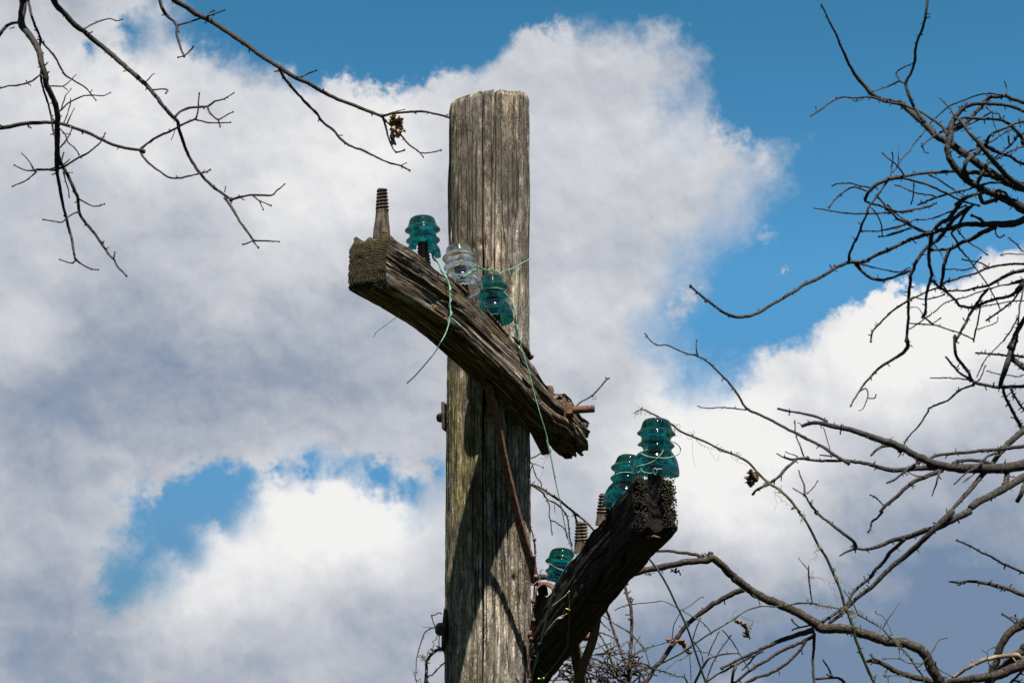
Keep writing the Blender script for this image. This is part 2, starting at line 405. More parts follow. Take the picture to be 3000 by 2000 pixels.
    cl = lambda *c: tuple(v * e for v in lin(*c))
    cloud = t.ramp(B, [(0., cl(116, 138, 166)), (.22, cl(152, 163, 181)), (.45, cl(187, 191, 200)), (.70, cl(213, 215, 220)), (1., cl(243, 242, 241))])
    sz = t.new('ShaderNodeSeparateXYZ'); t.put(sz.inputs[0], d)
    haze = t.ramp(t.math('MULTIPLY', sz.outputs[2], 2.), [(0., (.10, .24, .42)), (.17, (.145, .31, .475)), (.48, (.27, .62, .74)), (.74, (.205, .56, .63)), (1., (.20, .50, .58))])
    tint = t.mix(1., sky.outputs[0], haze, 'MULTIPLY')
    bg_sky = t.vmath('SCALE', tint, scale=SKY_STRENGTH)
    bg = t.new('ShaderNodeBackground'); bg.inputs['Strength'].default_value = 1.0
    t.put(bg.inputs[0], t.mix(blue, cloud, bg_sky))
    out = t.new('ShaderNodeOutputWorld'); t.l.new(bg.outputs[0], out.inputs[0])
    w.cycles.sampling_method = 'MANUAL'; w.cycles.sample_map_resolution = 512

# openings of blue between the clouds (x, y, radius) and light/dark masses in the cloud (x, y, radius, weight)
SKY_BLUE = [(470, -10, 110), (560, -20, 165), (700, -70, 250), (880, -60, 255), (1020, 0, 185), (1180, -130, 210), (1320, -140, 210), (1480, -120, 205),
    (1640, 0, 150), (1800, 130, 225), (1990, 120, 290), (2250, 150, 380), (1960, 390, 200), (2130, 420, 215), (2300, 420, 150), (1860, 560, 190),
    (1960, 560, 130), (1730, 660, 165), (1620, 770, 130), (1585, 222, 50), (1650, 240, 60), (1590, 850, 55), (1760, 740, 75), (2150, 560, 95),
    (290, 1330, 68), (330, 1260, 78), (390, 1210, 86), (450, 1170, 84), (510, 1160, 72), (430, 1250, 70), (560, 1125, 52), (350, 1340, 54), (260, 1380, 40), (640, 1095, 26), (720, 1080, 24), (800, 1085, 24), (880, 1105, 36), (950, 1140, 36), (990, 1080, 26),
    (230, 110, 12), (330, 60, 50)]
SKY_WISP = [(1790, 535, 60), (1800, 622, 70), (1570, 715, 50), (1850, 640, 40), (2290, 205, 40)]
SKY_BASE = .50
SKY_LIGHT = [(720, 380, 330, .36), (330, 260, 300, .34), (950, 320, 260, .22), (60, 200, 240, .20), (1400, 330, 380, .12), (1650, 380, 260, .05),
    (2050, 790, 300, .55), (1700, 1000, 330, .42), (2300, 700, 260, .40), (1500, 1050, 260, .22), (700, 1230, 240, .48), (480, 1330, 230, .34), (900, 1240, 200, .28), (60, 760, 170, .25),
    (850, 1180, 160, .2), (1750, 1200, 260, .22), (150, 900, 300, -.25), (450, 880, 320, -.20), (760, 850, 280, -.14), (330, 640, 240, -.06), (60, 1200, 260, -.08), (1330, 760, 300, .10),
    (1700, 1480, 330, -.26), (2100, 1420, 380, -.34), (2300, 1330, 330, -.22), (2280, 1560, 300, -.30), (1450, 1560, 260, -.30), (1900, 1560, 280, -.25), (900, 1520, 260, -.12), (120, 1480, 300, -.26), (500, 1560, 260, -.12),
    (2280, 1080, 240, -.10), (2000, 1130, 220, -.06), (130, 20, 200, -.12), (600, 640, 260, .08)]
SKY_STRENGTH = .0536
make_world()
SC.view_settings.view_transform = 'Standard'; SC.view_settings.look = 'None'; SC.view_settings.gamma = 1; SC.view_settings.exposure = EXPO
SC.view_settings.use_curve_mapping = False
SC.cycles.max_bounces = 14; SC.cycles.transmission_bounces = 12; SC.cycles.glossy_bounces = 5; SC.cycles.diffuse_bounces = 3; SC.cycles.transparent_max_bounces = 8
SC.cycles.caustics_refractive = False; SC.cycles.caustics_reflective = False
# ------------------------------------------------------------------ ground
def ground():
    n = 60; v = []; f = []
    for i in range(n + 1):
        for j in range(n + 1):
            a = (i / n * 2 - 1); b = (j / n * 2 - 1)
            x = math.copysign(abs(a) ** 2.4, a) * 2500; y = math.copysign(abs(b) ** 2.4, b) * 2500
            v.append((x, y, 0))
    v = np.array(v); r = np.hypot(v[:, 0], v[:, 1] - 4)
    v[:, 2] = (fbm(v[:, 0] * .8, v[:, 1] * .8, 0, 3) * .05) * sst(60, 5, r) - .02 - .9 * sst(20, 120, r)
    f = [(i * (n + 1) + j, (i + 1) * (n + 1) + j, (i + 1) * (n + 1) + j + 1, i * (n + 1) + j + 1) for i in range(n) for j in range(n)]
    o = link('ground', v, f, M['ground']); o['kind'] = 'structure'; return o
ground()

# ------------------------------------------------------------------ pole
PX, PY, PR = -.0537, 3.95, .0952
pole_root = thing('utility_pole', 'tall weathered grey wooden pole carrying two decayed crossarms of glass insulators', 'utility pole', (PX, PY, 0))

def pole_shaft():
    N = 560
    z = np.concatenate([np.linspace(-.3, 1.5, 14), np.linspace(1.503, 3.0, 560)])
    Mz = len(z)
    ph = np.arange(N) / N * 2 * math.pi
    PH, Z = np.meshgrid(ph, z)
    rim = 2.992 + .005 * fbm(np.cos(PH) * 2.5, np.sin(PH) * 2.5, 0, 5, 3) + .0030 * vn(np.cos(PH) * 14, np.sin(PH) * 14, 0, 8) + .010 * np.cos(PH - .5)
    Zs = np.where(Z > 1.5, 1.5 + (Z - 1.5) / 1.5 * (rim - 1.5), Z)
    cx, sx = np.cos(PH), np.sin(PH)
    r = PR + .0022 * fbm(cx * 1.6, sx * 1.6, Zs * 1.5, 2, 3) + .0016 * vn(cx * 7, sx * 7, Zs * 1.2, 4)
    r = r - .0024 * sst(2.75, 2.6, Zs) * sst(2.3, 2.45, Zs)
    # grain ridges
    r += .0003 * vn(cx * 26, sx * 26, Zs * 2.2, 11) + .0004 * vn(cx * 60, sx * 60, Zs * 14, 12) + .0007 * vn(cx * 90, sx * 90, Zs * 60, 13) + .0012 * vn(cx * 12, sx * 12, Zs * 14, 14)
    # drying cracks: angle (front = -90 deg), z range, half width, depth
    cr = [(-132, 2.2, 3.1, .0021, .012), (-114, 2.0, 3.1, .0018, .012), (-98, 1.5, 3.1, .0036, .030), (-91, 1.4, 2.5, .0020, .014), (-123, 2.3, 3.1, .0026, .020),
          (-80, 1.9, 3.1, .0034, .028), (-70, 1.4, 2.5, .0020, .014), (-60, 1.8, 3.1, .0030, .022), (-86, 2.5, 3.1, .0020, .012), (-48, 1.4, 2.2, .0013, .008),
          (-42, 1.9, 3.1, .0024, .015), (-30, 1.5, 3.1, .0013, .007), (-145, 1.4, 2.4, .0014, .007), (-158, 1.5, 3.1, .0018, .009), (-112, 1.4, 2.2, .0016, .011), (-82, 1.4, 1.95, .0017, .011),
          (-20, 1.4, 3.1, .002, .01), (-170, 1.4, 3.1, .002, .01), (20, 1.4, 3.1, .002, .012), (60, 1.4, 3.1, .002, .014), (100, 1.4, 3.1, .002, .01), (150, 1.4, 3.1, .002, .012)]
    for i, (a, z0, z1, w, dp) in enumerate(cr):
        a0 = math.radians(a) + .10 * fbm(Zs * 1.3, i * 3.3, 0, 20 + i, 3) + .008 * vn(Zs * 14, i * 2.1, 0, 50 + i)
        dd = (PH - a0 + math.pi) % (2 * math.pi) - math.pi
        ww = .62 * w * (.35 + .8 * np.abs(vn(Zs * 2.6, i * 5.1, 0, 70 + i)))
        env = sst(z0 - .05, z0 + .12, Zs) * sst(z1 + .05, z1 - .12, Zs)
        r -= dp * env * np.exp(-np.abs(dd * PR / ww) ** 3)
    # knot
    for ka, kz, kr in ((-52, 1.86, .012), (-100, 2.62, .010)):
        dd = ((PH - math.radians(ka) + math.pi) % (2 * math.pi) - math.pi) * PR
        q = np.hypot(dd, (Zs - kz) * .6); r += .004 * np.exp(-(q / (kr * 1.6)) ** 2) - .008 * np.exp(-(q / (kr * .6)) ** 2)
    # worn top edge
    r -= .003 * sst(-.012, 0, Zs - rim) + .004 * np.clip(vn(cx * 9, sx * 9, 1, 31), 0, 1) * sst(-.05, 0, Zs - rim)
    V = np.stack([PX + r * cx, PY + r * sx, Zs], -1).reshape(-1, 3)
    f = []
    for i in range(Mz - 1):
        a = i * N; b = a + N
        for j in range(N):
            k = (j + 1) % N; f.append((a + j, a + k, b + k, b + j))
    # top
    V = list(V); last = (Mz - 1) * N; n0 = last
    for q in range(1, 9):
        s = 1 - q / 9; idx = len(V)
        rr = r[-1] * s; zz = rim[-1] + .006 * vn(cx[-1] * s * 9, sx[-1] * s * 9, 3, 9) * min(1, q / 2) + .004 * (1 - s)
        for j in range(N): V.append((PX + rr[j] * cx[-1, j], PY + rr[j] * sx[-1, j], zz[j]))
        for j in range(N):
            k = (j + 1) % N; f.append((n0 + j, n0 + k, idx + k, idx + j))
        n0 = idx
    V.append((PX, PY, 2.994)); c = len(V) - 1
    for j in range(N): f.append((n0 + j, n0 + (j + 1) % N, c))
    link('pole_shaft', np.array(V), f, M['pole'], pole_root)
pole_shaft()

# ------------------------------------------------------------------ crossarms
def crossarm(name, spine, w, h, rolls, pith, erode, far_jag, near_jag, seed, label, wood='arm'):
    pts = np.array([P(*q) for q in spine]); cv = catmull(pts, 40)
    seg = np.linalg.norm(np.diff(cv, axis=0), axis=1); s = np.concatenate([[0], np.cumsum(seg)]); L = s[-1]
    nS = 300; ss = np.linspace(0, 1, nS)
    C = np.stack([np.interp(ss * L, s, cv[:, k]) for k in range(3)], -1)
    T = np.gradient(C, axis=0); T /= np.linalg.norm(T, axis=1)[:, None]
    up = np.array([0, 0, 1.]) - T * T[:, 2:3]; up /= np.linalg.norm(up, axis=1)[:, None]
    sd = np.cross(T, up)                       # to the right when looking along the arm
    rl = np.radians(np.interp(ss, np.linspace(0, 1, len(rolls)), rolls))[:, None]
    u2 = up * np.cos(rl) + sd * np.sin(rl); s2 = sd * np.cos(rl) - up * np.sin(rl)
    n4 = 64; per = []
    cr = .006
    for side in range(4):
        for k in range(n4):
            q = k / n4 * 2 - 1
            per.append([(q * w / 2, -h / 2), (w / 2, q * h / 2), (-q * w / 2, h / 2), (-w / 2, -q * h / 2)][side])
    per = np.array(per); nrm = []
    for a, b in per:                            # rounded arrises
        da, db = abs(a) - (w / 2 - cr), abs(b) - (h / 2 - cr)
        v = np.array([math.copysign(max(da, 0), a), math.copysign(max(db, 0), b)])
        nrm.append(v / (np.linalg.norm(v) + 1e-9))
    nrm = np.array(nrm)
    ca = np.clip(per[:, 0], -(w / 2 - cr), w / 2 - cr); cb = np.clip(per[:, 1], -(h / 2 - cr), h / 2 - cr)
    per = np.stack([ca, cb], -1) + nrm * cr
    A, S = np.meshgrid(per[:, 0], ss * L); Bm, _ = np.meshgrid(per[:, 1], ss * L)
    NA, _ = np.meshgrid(nrm[:, 0], ss); NB, t = np.meshgrid(nrm[:, 1], ss)
    wa = A + .006 * fbm(S * 5, A * 20, Bm * 20, seed, 3); wb = Bm + .006 * fbm(S * 5, A * 20, Bm * 20, seed + 5, 3)
    g1 = vn(S * 4, wa * 260, wb * 260, seed + 1); g2 = vn(S * 3, wa * 110, wb * 110, seed + 2)
    n3 = vn(S * 2.2, wa * 55, wb * 55, seed + 3)
    dsp = .0011 * g1 + .0016 * g2 - .009 * np.exp(-(n3 / .05) ** 2) * sst(-.3, .3, vn(S * 4, A * 15, Bm * 15, seed + 4))
    n5 = vn(S * 1.4, wa * 34, wb * 34, seed + 9)
    dsp -= .012 * np.exp(-(n5 / .035) ** 2)
    dsp += .003 * fbm(S * 9, A * 30, Bm * 30, seed + 6, 4)
    dsp *= .35 + .65 * sst(.0, .05, t)
    topm = sst(.0, h / 2, Bm)
    dsp -= topm * (.006 * np.clip(fbm(S * 16, A * 50, Bm * 20, seed + 7, 4) + .25, 0, 1.2))
    dsp -= erode(t, S, A, Bm)
    A2 = A + NA * dsp; B2 = Bm + NB * dsp
    fj = far_jag(A, Bm); nj = near_jag(A, Bm)
    S2 = S + fj * sst(.80, 1, t) - nj * sst(.10, 0, t)
    Cp = C[:, None, :] + (fj * sst(.80, 1, t) - nj * sst(.10, 0, t))[..., None] * T[:, None, :]
    V = Cp + A2[..., None] * s2[:, None, :] + B2[..., None] * u2[:, None, :]
    nP = len(per); G = np.stack([S2, A2 - pith[0], B2 - pith[1]], -1)
    V = list(V.reshape(-1, 3)); G = list(G.reshape(-1, 3)); f = []; nside = len(V)
    for i in range(nS - 1):
        for j in range(nP):
            k = (j + 1) % nP; f.append((i * nP + j, (i + 1) * nP + j, (i + 1) * nP + k, i * nP + k))
    for end in (0, nS - 1):
        base = end * nP; n0 = base; sg = -1 if end == 0 else 1
        for q in range(1, 26):
            sc = 1 - q / 26; idx = len(V)
            aa, bb = A2[end] * sc, B2[end] * sc
            jg = (near_jag(aa, bb) if end == 0 else far_jag(aa, bb))
            off = sg * (jg + (.0003 * fbm(aa * 90, bb * 90, 0, seed + 8, 3)))
            for j in range(nP):
                V.append(C[end] + T[end] * off[j] + s2[end] * aa[j] + u2[end] * bb[j]); G.append((S[end, 0] + off[j], aa[j] - pith[0], bb[j] - pith[1]))
            for j in range(nP):
                k = (j + 1) % nP
                q4 = (n0 + j, n0 + k, idx + k, idx + j); f.append(q4 if end == 0 else q4[::-1])
            n0 = idx
        V.append(C[end] + T[end] * sg * float(near_jag(np.zeros(1), np.zeros(1))[0] if end == 0 else far_jag(np.zeros(1), np.zeros(1))[0])); G.append((S[end, 0], -pith[0], -pith[1])); c = len(V) - 1
        for j in range(nP):
            k = (j + 1) % nP; f.append((n0 + j, n0 + k, c) if end == 0 else (n0 + k, n0 + j, c))
    o = link(name, np.array(V), f, M[wood], pole_root, attr=np.array(G)); o['label'] = label
    ea = o.data.attributes.new('endgrain', 'FLOAT', 'POINT'); ev = np.zeros(len(V), dtype=np.float32); ev[nside:] = 1; ev[:nP] = .6; ev[(nS - 1) * nP:nside] = .6
    ea.data.foreach_set('value', ev)
    return o, dict(C=C, T=T, u=u2, s=s2, L=L)

UP_SPINE = [(1077, 766, 3.25), (1262, 886, 3.52), (1450, 1058, 3.79), (1556, 1166, 3.925), (1616, 1219, 4.0), (1678, 1284, 4.12)]
def er_up(t, S, A, B):
    e = .014 * sst(.70, .80, t) * sst(0, .05, B) * (1 - sst(.845, .86, t)) + .003 * sst(.86, .95, t) * sst(-.01, .05, B)
    e = e + .022 * np.exp(-((t - .815) / .016) ** 2) * sst(.0, .05, B)                  # broken step on top
    e = e + .010 * np.exp(-((t - .0) / .05) ** 2) * sst(.02, .05, B) * (.5 + vn(A * 70, 0, 0, 3))
    e = e + .024 * sst(.012, -.035, A) * sst(-.012, .045, B) * sst(.12, .3, t)  # hidden back-top corner cut away to narrow the arm's cast shadow
    e = e + .012 * sst(.55, .75, t) * np.clip(vn(S * 20, A * 80, B * 80, 44), 0, 1) + .010 * sst(.8, 1., t) * sst(.02, -.05, B)
    return e
up_arm, UA = crossarm('crossarm', UP_SPINE, .078, .106, [0, -2, -6, -10, -12, -14], (.014, -.030), er_up,
    lambda a, b: .035 * fbm(a * 45, b * 45, 1, 5, 3) + .02 * vn(a * 160, b * 160, 2, 6) + .02 * (b / .05) + .010, lambda a, b: .002 * fbm(a * 60, b * 60, 1, 7, 3) - .006 * sst(.035, .055, np.abs(b)), 100,
    'upper crossarm of cracked grey-brown timber with growth rings on its end')
LO_SPINE = [(1917, 1478, 3.13), (1795, 1627, 3.40), (1690, 1762, 3.65), (1602, 1880, 3.87), (1545, 1962, 4.03), (1500, 2030, 4.16)]
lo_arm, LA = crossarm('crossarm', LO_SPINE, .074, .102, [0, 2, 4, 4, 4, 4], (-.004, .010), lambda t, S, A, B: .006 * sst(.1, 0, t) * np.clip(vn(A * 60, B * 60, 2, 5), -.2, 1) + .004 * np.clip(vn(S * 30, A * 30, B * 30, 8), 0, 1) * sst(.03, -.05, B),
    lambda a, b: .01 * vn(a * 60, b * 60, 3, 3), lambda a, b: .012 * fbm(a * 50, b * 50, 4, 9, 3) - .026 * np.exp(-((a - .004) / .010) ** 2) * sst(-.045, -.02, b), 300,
    'lower crossarm of decayed timber coloured dark for shade, with mossy end, tilted up', 'arm_shaded')

def armpt(D, t, a=0, b=0):
    i = t * (len(D['C']) - 1); k = int(min(i, len(D['C']) - 2)); w = i - k
    g = lambda q: D[q][k] * (1 - w) + D[q][k + 1] * w
    return g('C') + g('s') * a + g('u') * b

# moss cushions on the end of the lower arm
def moss():
    mb = MB(); rr = random.Random(3)
    for k in range(1500):
        left = rr.random() < .38
        if left: a = rr.gauss(-.022, .0062); b = rr.choice([rr.gauss(.036, .009), rr.gauss(.005, .006), rr.gauss(-.024, .008)])
        else: a = rr.gauss(.027, .0065); b = rr.choice([rr.gauss(.036, .009), rr.gauss(.012, .008), rr.gauss(-.026, .010), rr.uniform(-.04, .045)])
        b = max(-.043, min(.052, b))
        a = max(-.039, min(.0395, a))
        if abs(a) < .011: continue
        p = armpt(LA, 0, a, b) - LA['T'][0] * (.000 + rr.uniform(-.004, .009))
        ico(mb, p, rr.uniform(.0007, .0021), 1, (1, 1, 1), .42, k)
    o = mb.build('moss', M['moss'], lo_arm); return o
moss()
# bent nail near the end
mb = MB(); c = armpt(LA, .012, -.004, -.052)
tube(mb, [c + np.array([-.012, -.010, -.004]), c + np.array([.002, -.011, -.003]), c + np.array([.013, -.011, -.006])], [.0018, .0021, .0018], 6)
tube(mb, [c + np.array([.002, -.011, -.003]), c + np.array([.003, 0, .006])], [.0018, .0018], 6)
mb.build('nail', M['rust'], lo_arm)

# ------------------------------------------------------------------ iron work
def dirn(a, b): v = np.asarray(b, float) - np.asarray(a, float); return v / np.linalg.norm(v)
def bolt(p0, p1, nut_at, name_label, head_r, plate, thread_from, diamond=0.):
    """through bolt: p0 head end (left of the pole), p1 threaded tip; nut_at 0..1 along it"""
    d = dirn(p0, p1); up = np.array([0, 0, 1.]); up = up - d * np.dot(up, d); up /= np.linalg.norm(up); sd = np.cross(d, up)
    L = np.linalg.norm(p1 - p0)
    mb = MB(); r = .0086
    n = int(L * (1 - thread_from) / .00062); tt = np.linspace(thread_from, 1, n)
    pts = p0 + d * (tt * L)[:, None]; rad = r + .0011 * np.sin(tt * L / .0027 * 2 * math.pi); rad[-3:] *= .9
    tube(mb, pts, rad, 14); tube(mb, [p0, p0 + d * L * thread_from], [.0082] * 2, 12)
    o = mb.build('through_bolt', M['rust'], pole_root); o['label'] = name_label
    def plate_mesh(c, hw, hh, th, rot, mat, nm, bend=0):
        u = up * math.cos(rot) + sd * math.sin(rot); s = sd * math.cos(rot) - up * math.sin(rot)
        m2 = MB(); box(m2, c, d * th, s * hw, u * hh, .0012); return m2.build(nm, mat, o)
    # head
    m2 = MB(); hp = p0
    prof = [(0.0, 1.0), (.006, 1.0), (.011, .9), (.015, .62), (.017, .0)]
    m = 16; vv = []; ff = []
    for q, rr2 in prof:
        for j in range(m):
            a = j / m * 2 * math.pi; sq = head_r * rr2 / max(abs(math.cos((a + .4) % (math.pi / 2) - math.pi / 4)), .78)
            vv.append(hp - d * q + up * math.cos(a) * sq * .86 + sd * math.sin(a) * sq * .86)
    for i in range(len(prof) - 1):
        for j in range(m): k = (j + 1) % m; ff.append((i * m + j, i * m + k, (i + 1) * m + k, (i + 1) * m + j))
    m2.add(vv, ff); m2.build('bolt_head', M['darkiron'], o, False)
    plate_mesh(p0 + d * .004, plate, plate * 1.05, .0035, diamond, M['darkiron'], 'washer')
    # nut and square washer
    c = p0 + d * L * nut_at
    plate_mesh(c - d * .003, .021, .028, .0026, .10, M['rust'], 'washer')
    m2 = MB(); box(m2, c + d * .008, d * .0075, sd * .0135 + up * .003, up * .0135 - sd * .003, .0015); m2.build('nut', M['rust'], o, False)
    return o
ub0, ub1 = P(1299, 1222, 4.03), P(1742, 1197, 3.985)
bolt(ub0, ub1, .815, 'rusty bolt through the upper crossarm, its threaded end bare', .0125, .030, .80)
lb0, lb1 = P(1296, 1842, 3.88), P(1746, 1867, 3.875)
bolt(lb0, lb1, .80, 'rusty bolt through the lower crossarm', .0145, .034, .78, .75)

def flatbar(name, pts, wdir, hw, th, mat, label, parent=pole_root):
    cv = catmull(np.array(pts), 8); T, A, B = frames(cv); mb = MB(); v = []; f = []
    for i, p in enumerate(cv):
        wv = np.asarray(wdir, float); wv = wv - T[i] * np.dot(wv, T[i]); wv /= np.linalg.norm(wv); nv = np.cross(T[i], wv)
        for a, b in ((-1, -1), (1, -1), (1, 1), (-1, 1)): v.append(p + wv * hw * a + nv * th * b)
    for i in range(len(cv) - 1):
        for j in range(4): k = (j + 1) % 4; f.append((i * 4 + j, i * 4 + k, i * 4 + 4 + k, i * 4 + 4 + j))
    f.append((3, 2, 1, 0)); f.append(tuple(len(v) - 4 + j for j in range(4)))
    mb.add(v, f); o = mb.build(name, mat, parent, False); o['label'] = label
    bv = o.modifiers.new('bevel', 'BEVEL'); bv.width = .001; bv.segments = 2
    return o
flatbar('brace', [P(1428, 1130, 3.74), P(1452, 1220, 3.76), P(1482, 1370, 3.775), P(1524, 1540, 3.785), P(1560, 1665, 3.80), P(1567, 1712, 3.815)], (.85, -.5, .1), .0085, .0045, M['rust'], 'long rusty brace from the upper crossarm down the face of the pole')
flatbar('brace', [P(1535, 1195, 3.99), P(1568, 1262, 4.02), P(1602, 1328, 4.06)], (.9, .3, -.4), .0115, .004, M['darkiron'], 'short dark brace stub under the upper crossarm')
flatbar('brace', [P(1680, 1862, 3.99), P(1690, 1930, 4.0), P(1704, 2010, 4.02), P(1716, 2120, 4.03)], (1, -.55, .0), .0125, .004, M['rust'], 'rusty brace below the lower crossarm')
flatbar('brace', [P(1752, 1780, 3.62), P(1738, 1868, 3.72), P(1712, 1940, 3.80), P(1690, 2010, 3.88), P(1655, 2140, 3.98)], (1, -.2, .25), .0085, .0055, M['darkiron'], 'blackened slanting brace crossing in front of the rusty brace')
# arched strap over the hidden pin of the lower arm
flatbar('strap', [P(1566, 1768, 3.93), P(1570, 1732, 3.94), P(1582, 1714, 3.95), P(1598, 1709, 3.96), P(1614, 1716, 3.95), P(1627, 1730, 3.93), P(1636, 1752, 3.9)], (.15, 1, .25), .014, .0022, M['rust'], 'arched rusty strap between the pole and the lower crossarm')
mb = MB(); box(mb, P(1590, 1730, 3.97), (.011, 0, .002), (0, .011, 0), (-.002, 0, .012), .002); mb.build('nut', M['darkiron'], pole_root, False)

# ------------------------------------------------------------------ insulator pins
def axis(lean_deg, tau_deg):
    """up axis: leaning left (+) in the picture, tipped away from the camera by tau"""
    l, ta = math.radians(lean_deg), math.radians(tau_deg)
    a = (-math.sin(l) * R_ + math.cos(l) * U_) * math.cos(ta) + F_ * math.sin(ta)
    return a / np.linalg.norm(a)
def ring_frame(a):
    x = R_ - a * np.dot(R_, a); x /= np.linalg.norm(x); return x, np.cross(a, x)      # y points away from the camera
def pin(top, ax, prof, parent, mat, label=None, seed=0, shank=None):
    """prof: list of (distance below the top, radius)"""
    x, y = ring_frame(ax); n = 40; mb = MB()
    d = np.array([q[0] for q in prof]); rr = np.array([q[1] for q in prof])
    dd = np.linspace(0, d[-1], 150); r = np.interp(dd, d, rr)
    th_end = .042
    thr = np.where(dd < th_end, 1, 0)
    v = []
    for i in range(len(dd)):
        for j in range(n):
            a = j / n * 2 * math.pi
            rad = r[i]
            if thr[i]: 
                ph = (dd[i] / .0066 + j / n) % 1.0
                rad += .0010 * math.sin(ph * 6.283) - .0016 * math.exp(-((ph - .86) / .10) ** 2)
            rad += .0008 * float(vn(math.cos(a) * 6, math.sin(a) * 6, dd[i] * 25, seed)) + .0006 * float(vn(math.cos(a) * 16, math.sin(a) * 16, dd[i] * 60, seed + 1))
            v.append(top - ax * dd[i] + (x * math.cos(a) + y * math.sin(a)) * rad)
    f = []
    for i in range(len(dd) - 1):
        for j in range(n): k = (j + 1) % n; f.append((i * n + j, i * n + k, (i + 1) * n + k, (i + 1) * n + j)[::-1])
    f.append(tuple(range(n))); f.append(tuple(range((len(dd) - 1) * n, len(dd) * n))[::-1])
    mb.add(v, f)
    o = mb.build('insulator_pin', mat, parent)
    if label: o['label'] = label
    if shank:
        m2 = MB(); e = top - ax * d[-1]; tube(m2, [e + ax * .01, e - ax * shank], [.0052, .0052], 10); m2.build('steel_shank', M['darkiron'], o)
    return o
WP = [(0, .0110), (.004, .0122), (.045, .0135), (.055, .0132), (.10, .0185), (.15, .0195), (.19, .019)]
pin(P(1120, 553, 3.36), axis(0, 8), [(0, .0085), (.003, .0098), (.042, .0118), (.048, .0116), (.075, .0150), (.095, .0168), (.14, .0165)], up_arm, M['pinwood'], 'bare threaded wooden pin standing at the near end', 1)
pin(P(1774, 1447, 3.52), axis(-7, 10), [(0, .0108), (.003, .012), (.040, .0135), (.044, .0128), (.064, .0138)], lo_arm, M['pinwood'], 'bare threaded wooden pin beside the leaning insulator', 2, .05)
pin(P(1704, 1529, 3.66), axis(-2, 10), [(0, .0108), (.003, .012), (.040, .0135), (.044, .013), (.066, .0142)], lo_arm, M['pinwood'], 'bare threaded wooden pin beside the short broken insulator', 3, .05)
pin(P(1586, 1744, 3.97), axis(-10, 10), [(0, .0108), (.003, .012), (.040, .0140), (.044, .0145), (.075, .016)], lo_arm, M['pinwood'], 'bare threaded wooden pin under the arched strap', 4)

# ------------------------------------------------------------------ glass insulators
OUT = [(0, 41.0), (2.5, 41.8), (10, 41.5), (18, 40.2), (26, 38.0), (33, 34.8), (39, 30.8), (43, 27.6), (45.5, 27.0), (48, 29.0), (50.5, 32.2), (53.5, 32.4), (56, 30.0), (58.5, 26.8), (62, 25.6), (65.5, 25.8), (68, 28.0), (70, 32.6), (72.5, 34.0), (75, 33.0), (78, 29.5), (82, 27.2), (87, 25.8), (92, 24.4), (96, 22.0), (99, 17.0), (101, 9.0), (101.6, 0)]
INN = [(0, 36.0), (8, 33.5), (16, 28), (22, 21), (27, 16.5), (32, 15), (60, 13.8), (76, 12.5), (80, 9), (81.5, 0)]
def rspl(tab, h): a = np.array(tab); return np.interp(h, a[:, 0], a[:, 1])
ISC = 1.06
def insulator(top, ax, mat, label, cut=None, mod=None, seed=0, pin_top=None):
    """pressed glass telephone insulator; cut(phi) = height (mm) of a broken lower edge, mod(phi, h, r) = chips"""
    N = 192; x, y = ring_frame(ax); ph = np.arange(N) / N * 2 * math.pi      # phi=0 right, -90 deg = towards the camera
    hc = cut(ph) if cut else np.zeros(N)
    ko, ki = 96, 40
    # rows follow the profile evenly by arc length
    def hs(tab, k):
        a = np.array(tab); h = np.linspace(a[0, 0], a[-1, 0], 1500); r = rspl(tab, h)
        kern = np.ones(17) / 17; r = np.convolve(np.pad(r, 8, 'edge'), kern, 'valid'); r[-1] = 0
        s = np.concatenate([[0], np.cumsum(np.hypot(np.diff(h), np.diff(r)))]); q = np.linspace(0, s[-1], k); return np.interp(q, s, h), h, r
    H, h_, r_ = hs(OUT, ko); Hi, hi_, ri_ = hs(INN, ki)
    V = []
    drip = np.where(hc < 1, 2.4 * np.clip(np.sin(ph * 30), 0, 1) ** .7, 0)
    base = top - ax * .1016 * ISC
    for hh in H[::-1]:
        if hh >= 101.5: hrow = np.full(N, hh)
        else: hrow = hc + (101.6 - hc) * (hh / 101.6) if cut else np.full(N, hh)
        r = np.interp(hrow, h_, r_)
        if mod: r = mod(ph, hrow, r)
        for j in range(N):
            V.append(base + ax * hrow[j] * .001 * ISC + (x * math.cos(ph[j]) + y * math.sin(ph[j])) * max(r[j], .02) * .001 * ISC)
    for q, hh in enumerate(Hi):
        hrow = hc + (81.5 - hc) * (hh / 81.5) if cut else np.full(N, hh)
        r = np.interp(hrow, hi_, ri_) + np.where((hrow > 42) & (hrow < 76), .25 * np.sin(hrow / 6.6 * 6.283), 0)
        if q == 0 and not cut: hrow = hrow - drip
        ro = np.interp(hrow, h_, r_); r = np.minimum(r, ro - 2.2)
        for j in range(N):
            V.append(base + ax * hrow[j] * .001 * ISC + (x * math.cos(ph[j]) + y * math.sin(ph[j])) * max(r[j], .02) * .001 * ISC)
    if not cut:   # drip points between the two rims
        o0 = (ko) * N
        for j in range(N):
            p = (np.array(V[o0 - N + j]) + np.array(V[o0 + j])) / 2 - ax * drip[j] * .0006
            V[o0 + j] = tuple(np.array(V[o0 + j]))
    m = ko + ki; f = []
    for i in range(m - 1):
        for j in range(N): k = (j + 1) % N; f.append((i * N + j, (i + 1) * N + j, (i + 1) * N + k, i * N + k))
    root = thing('glass_insulator', label, 'insulator', base, 'glass insulators on the crossarms')
    o = link('glass_body', np.array(V), f, mat, root)
    return root, o, base
def lip(ph, a0, wid): 
    d = (ph - math.radians(a0) + math.pi) % (2 * math.pi) - math.pi; return np.exp(-(d / math.radians(wid)) ** 2)

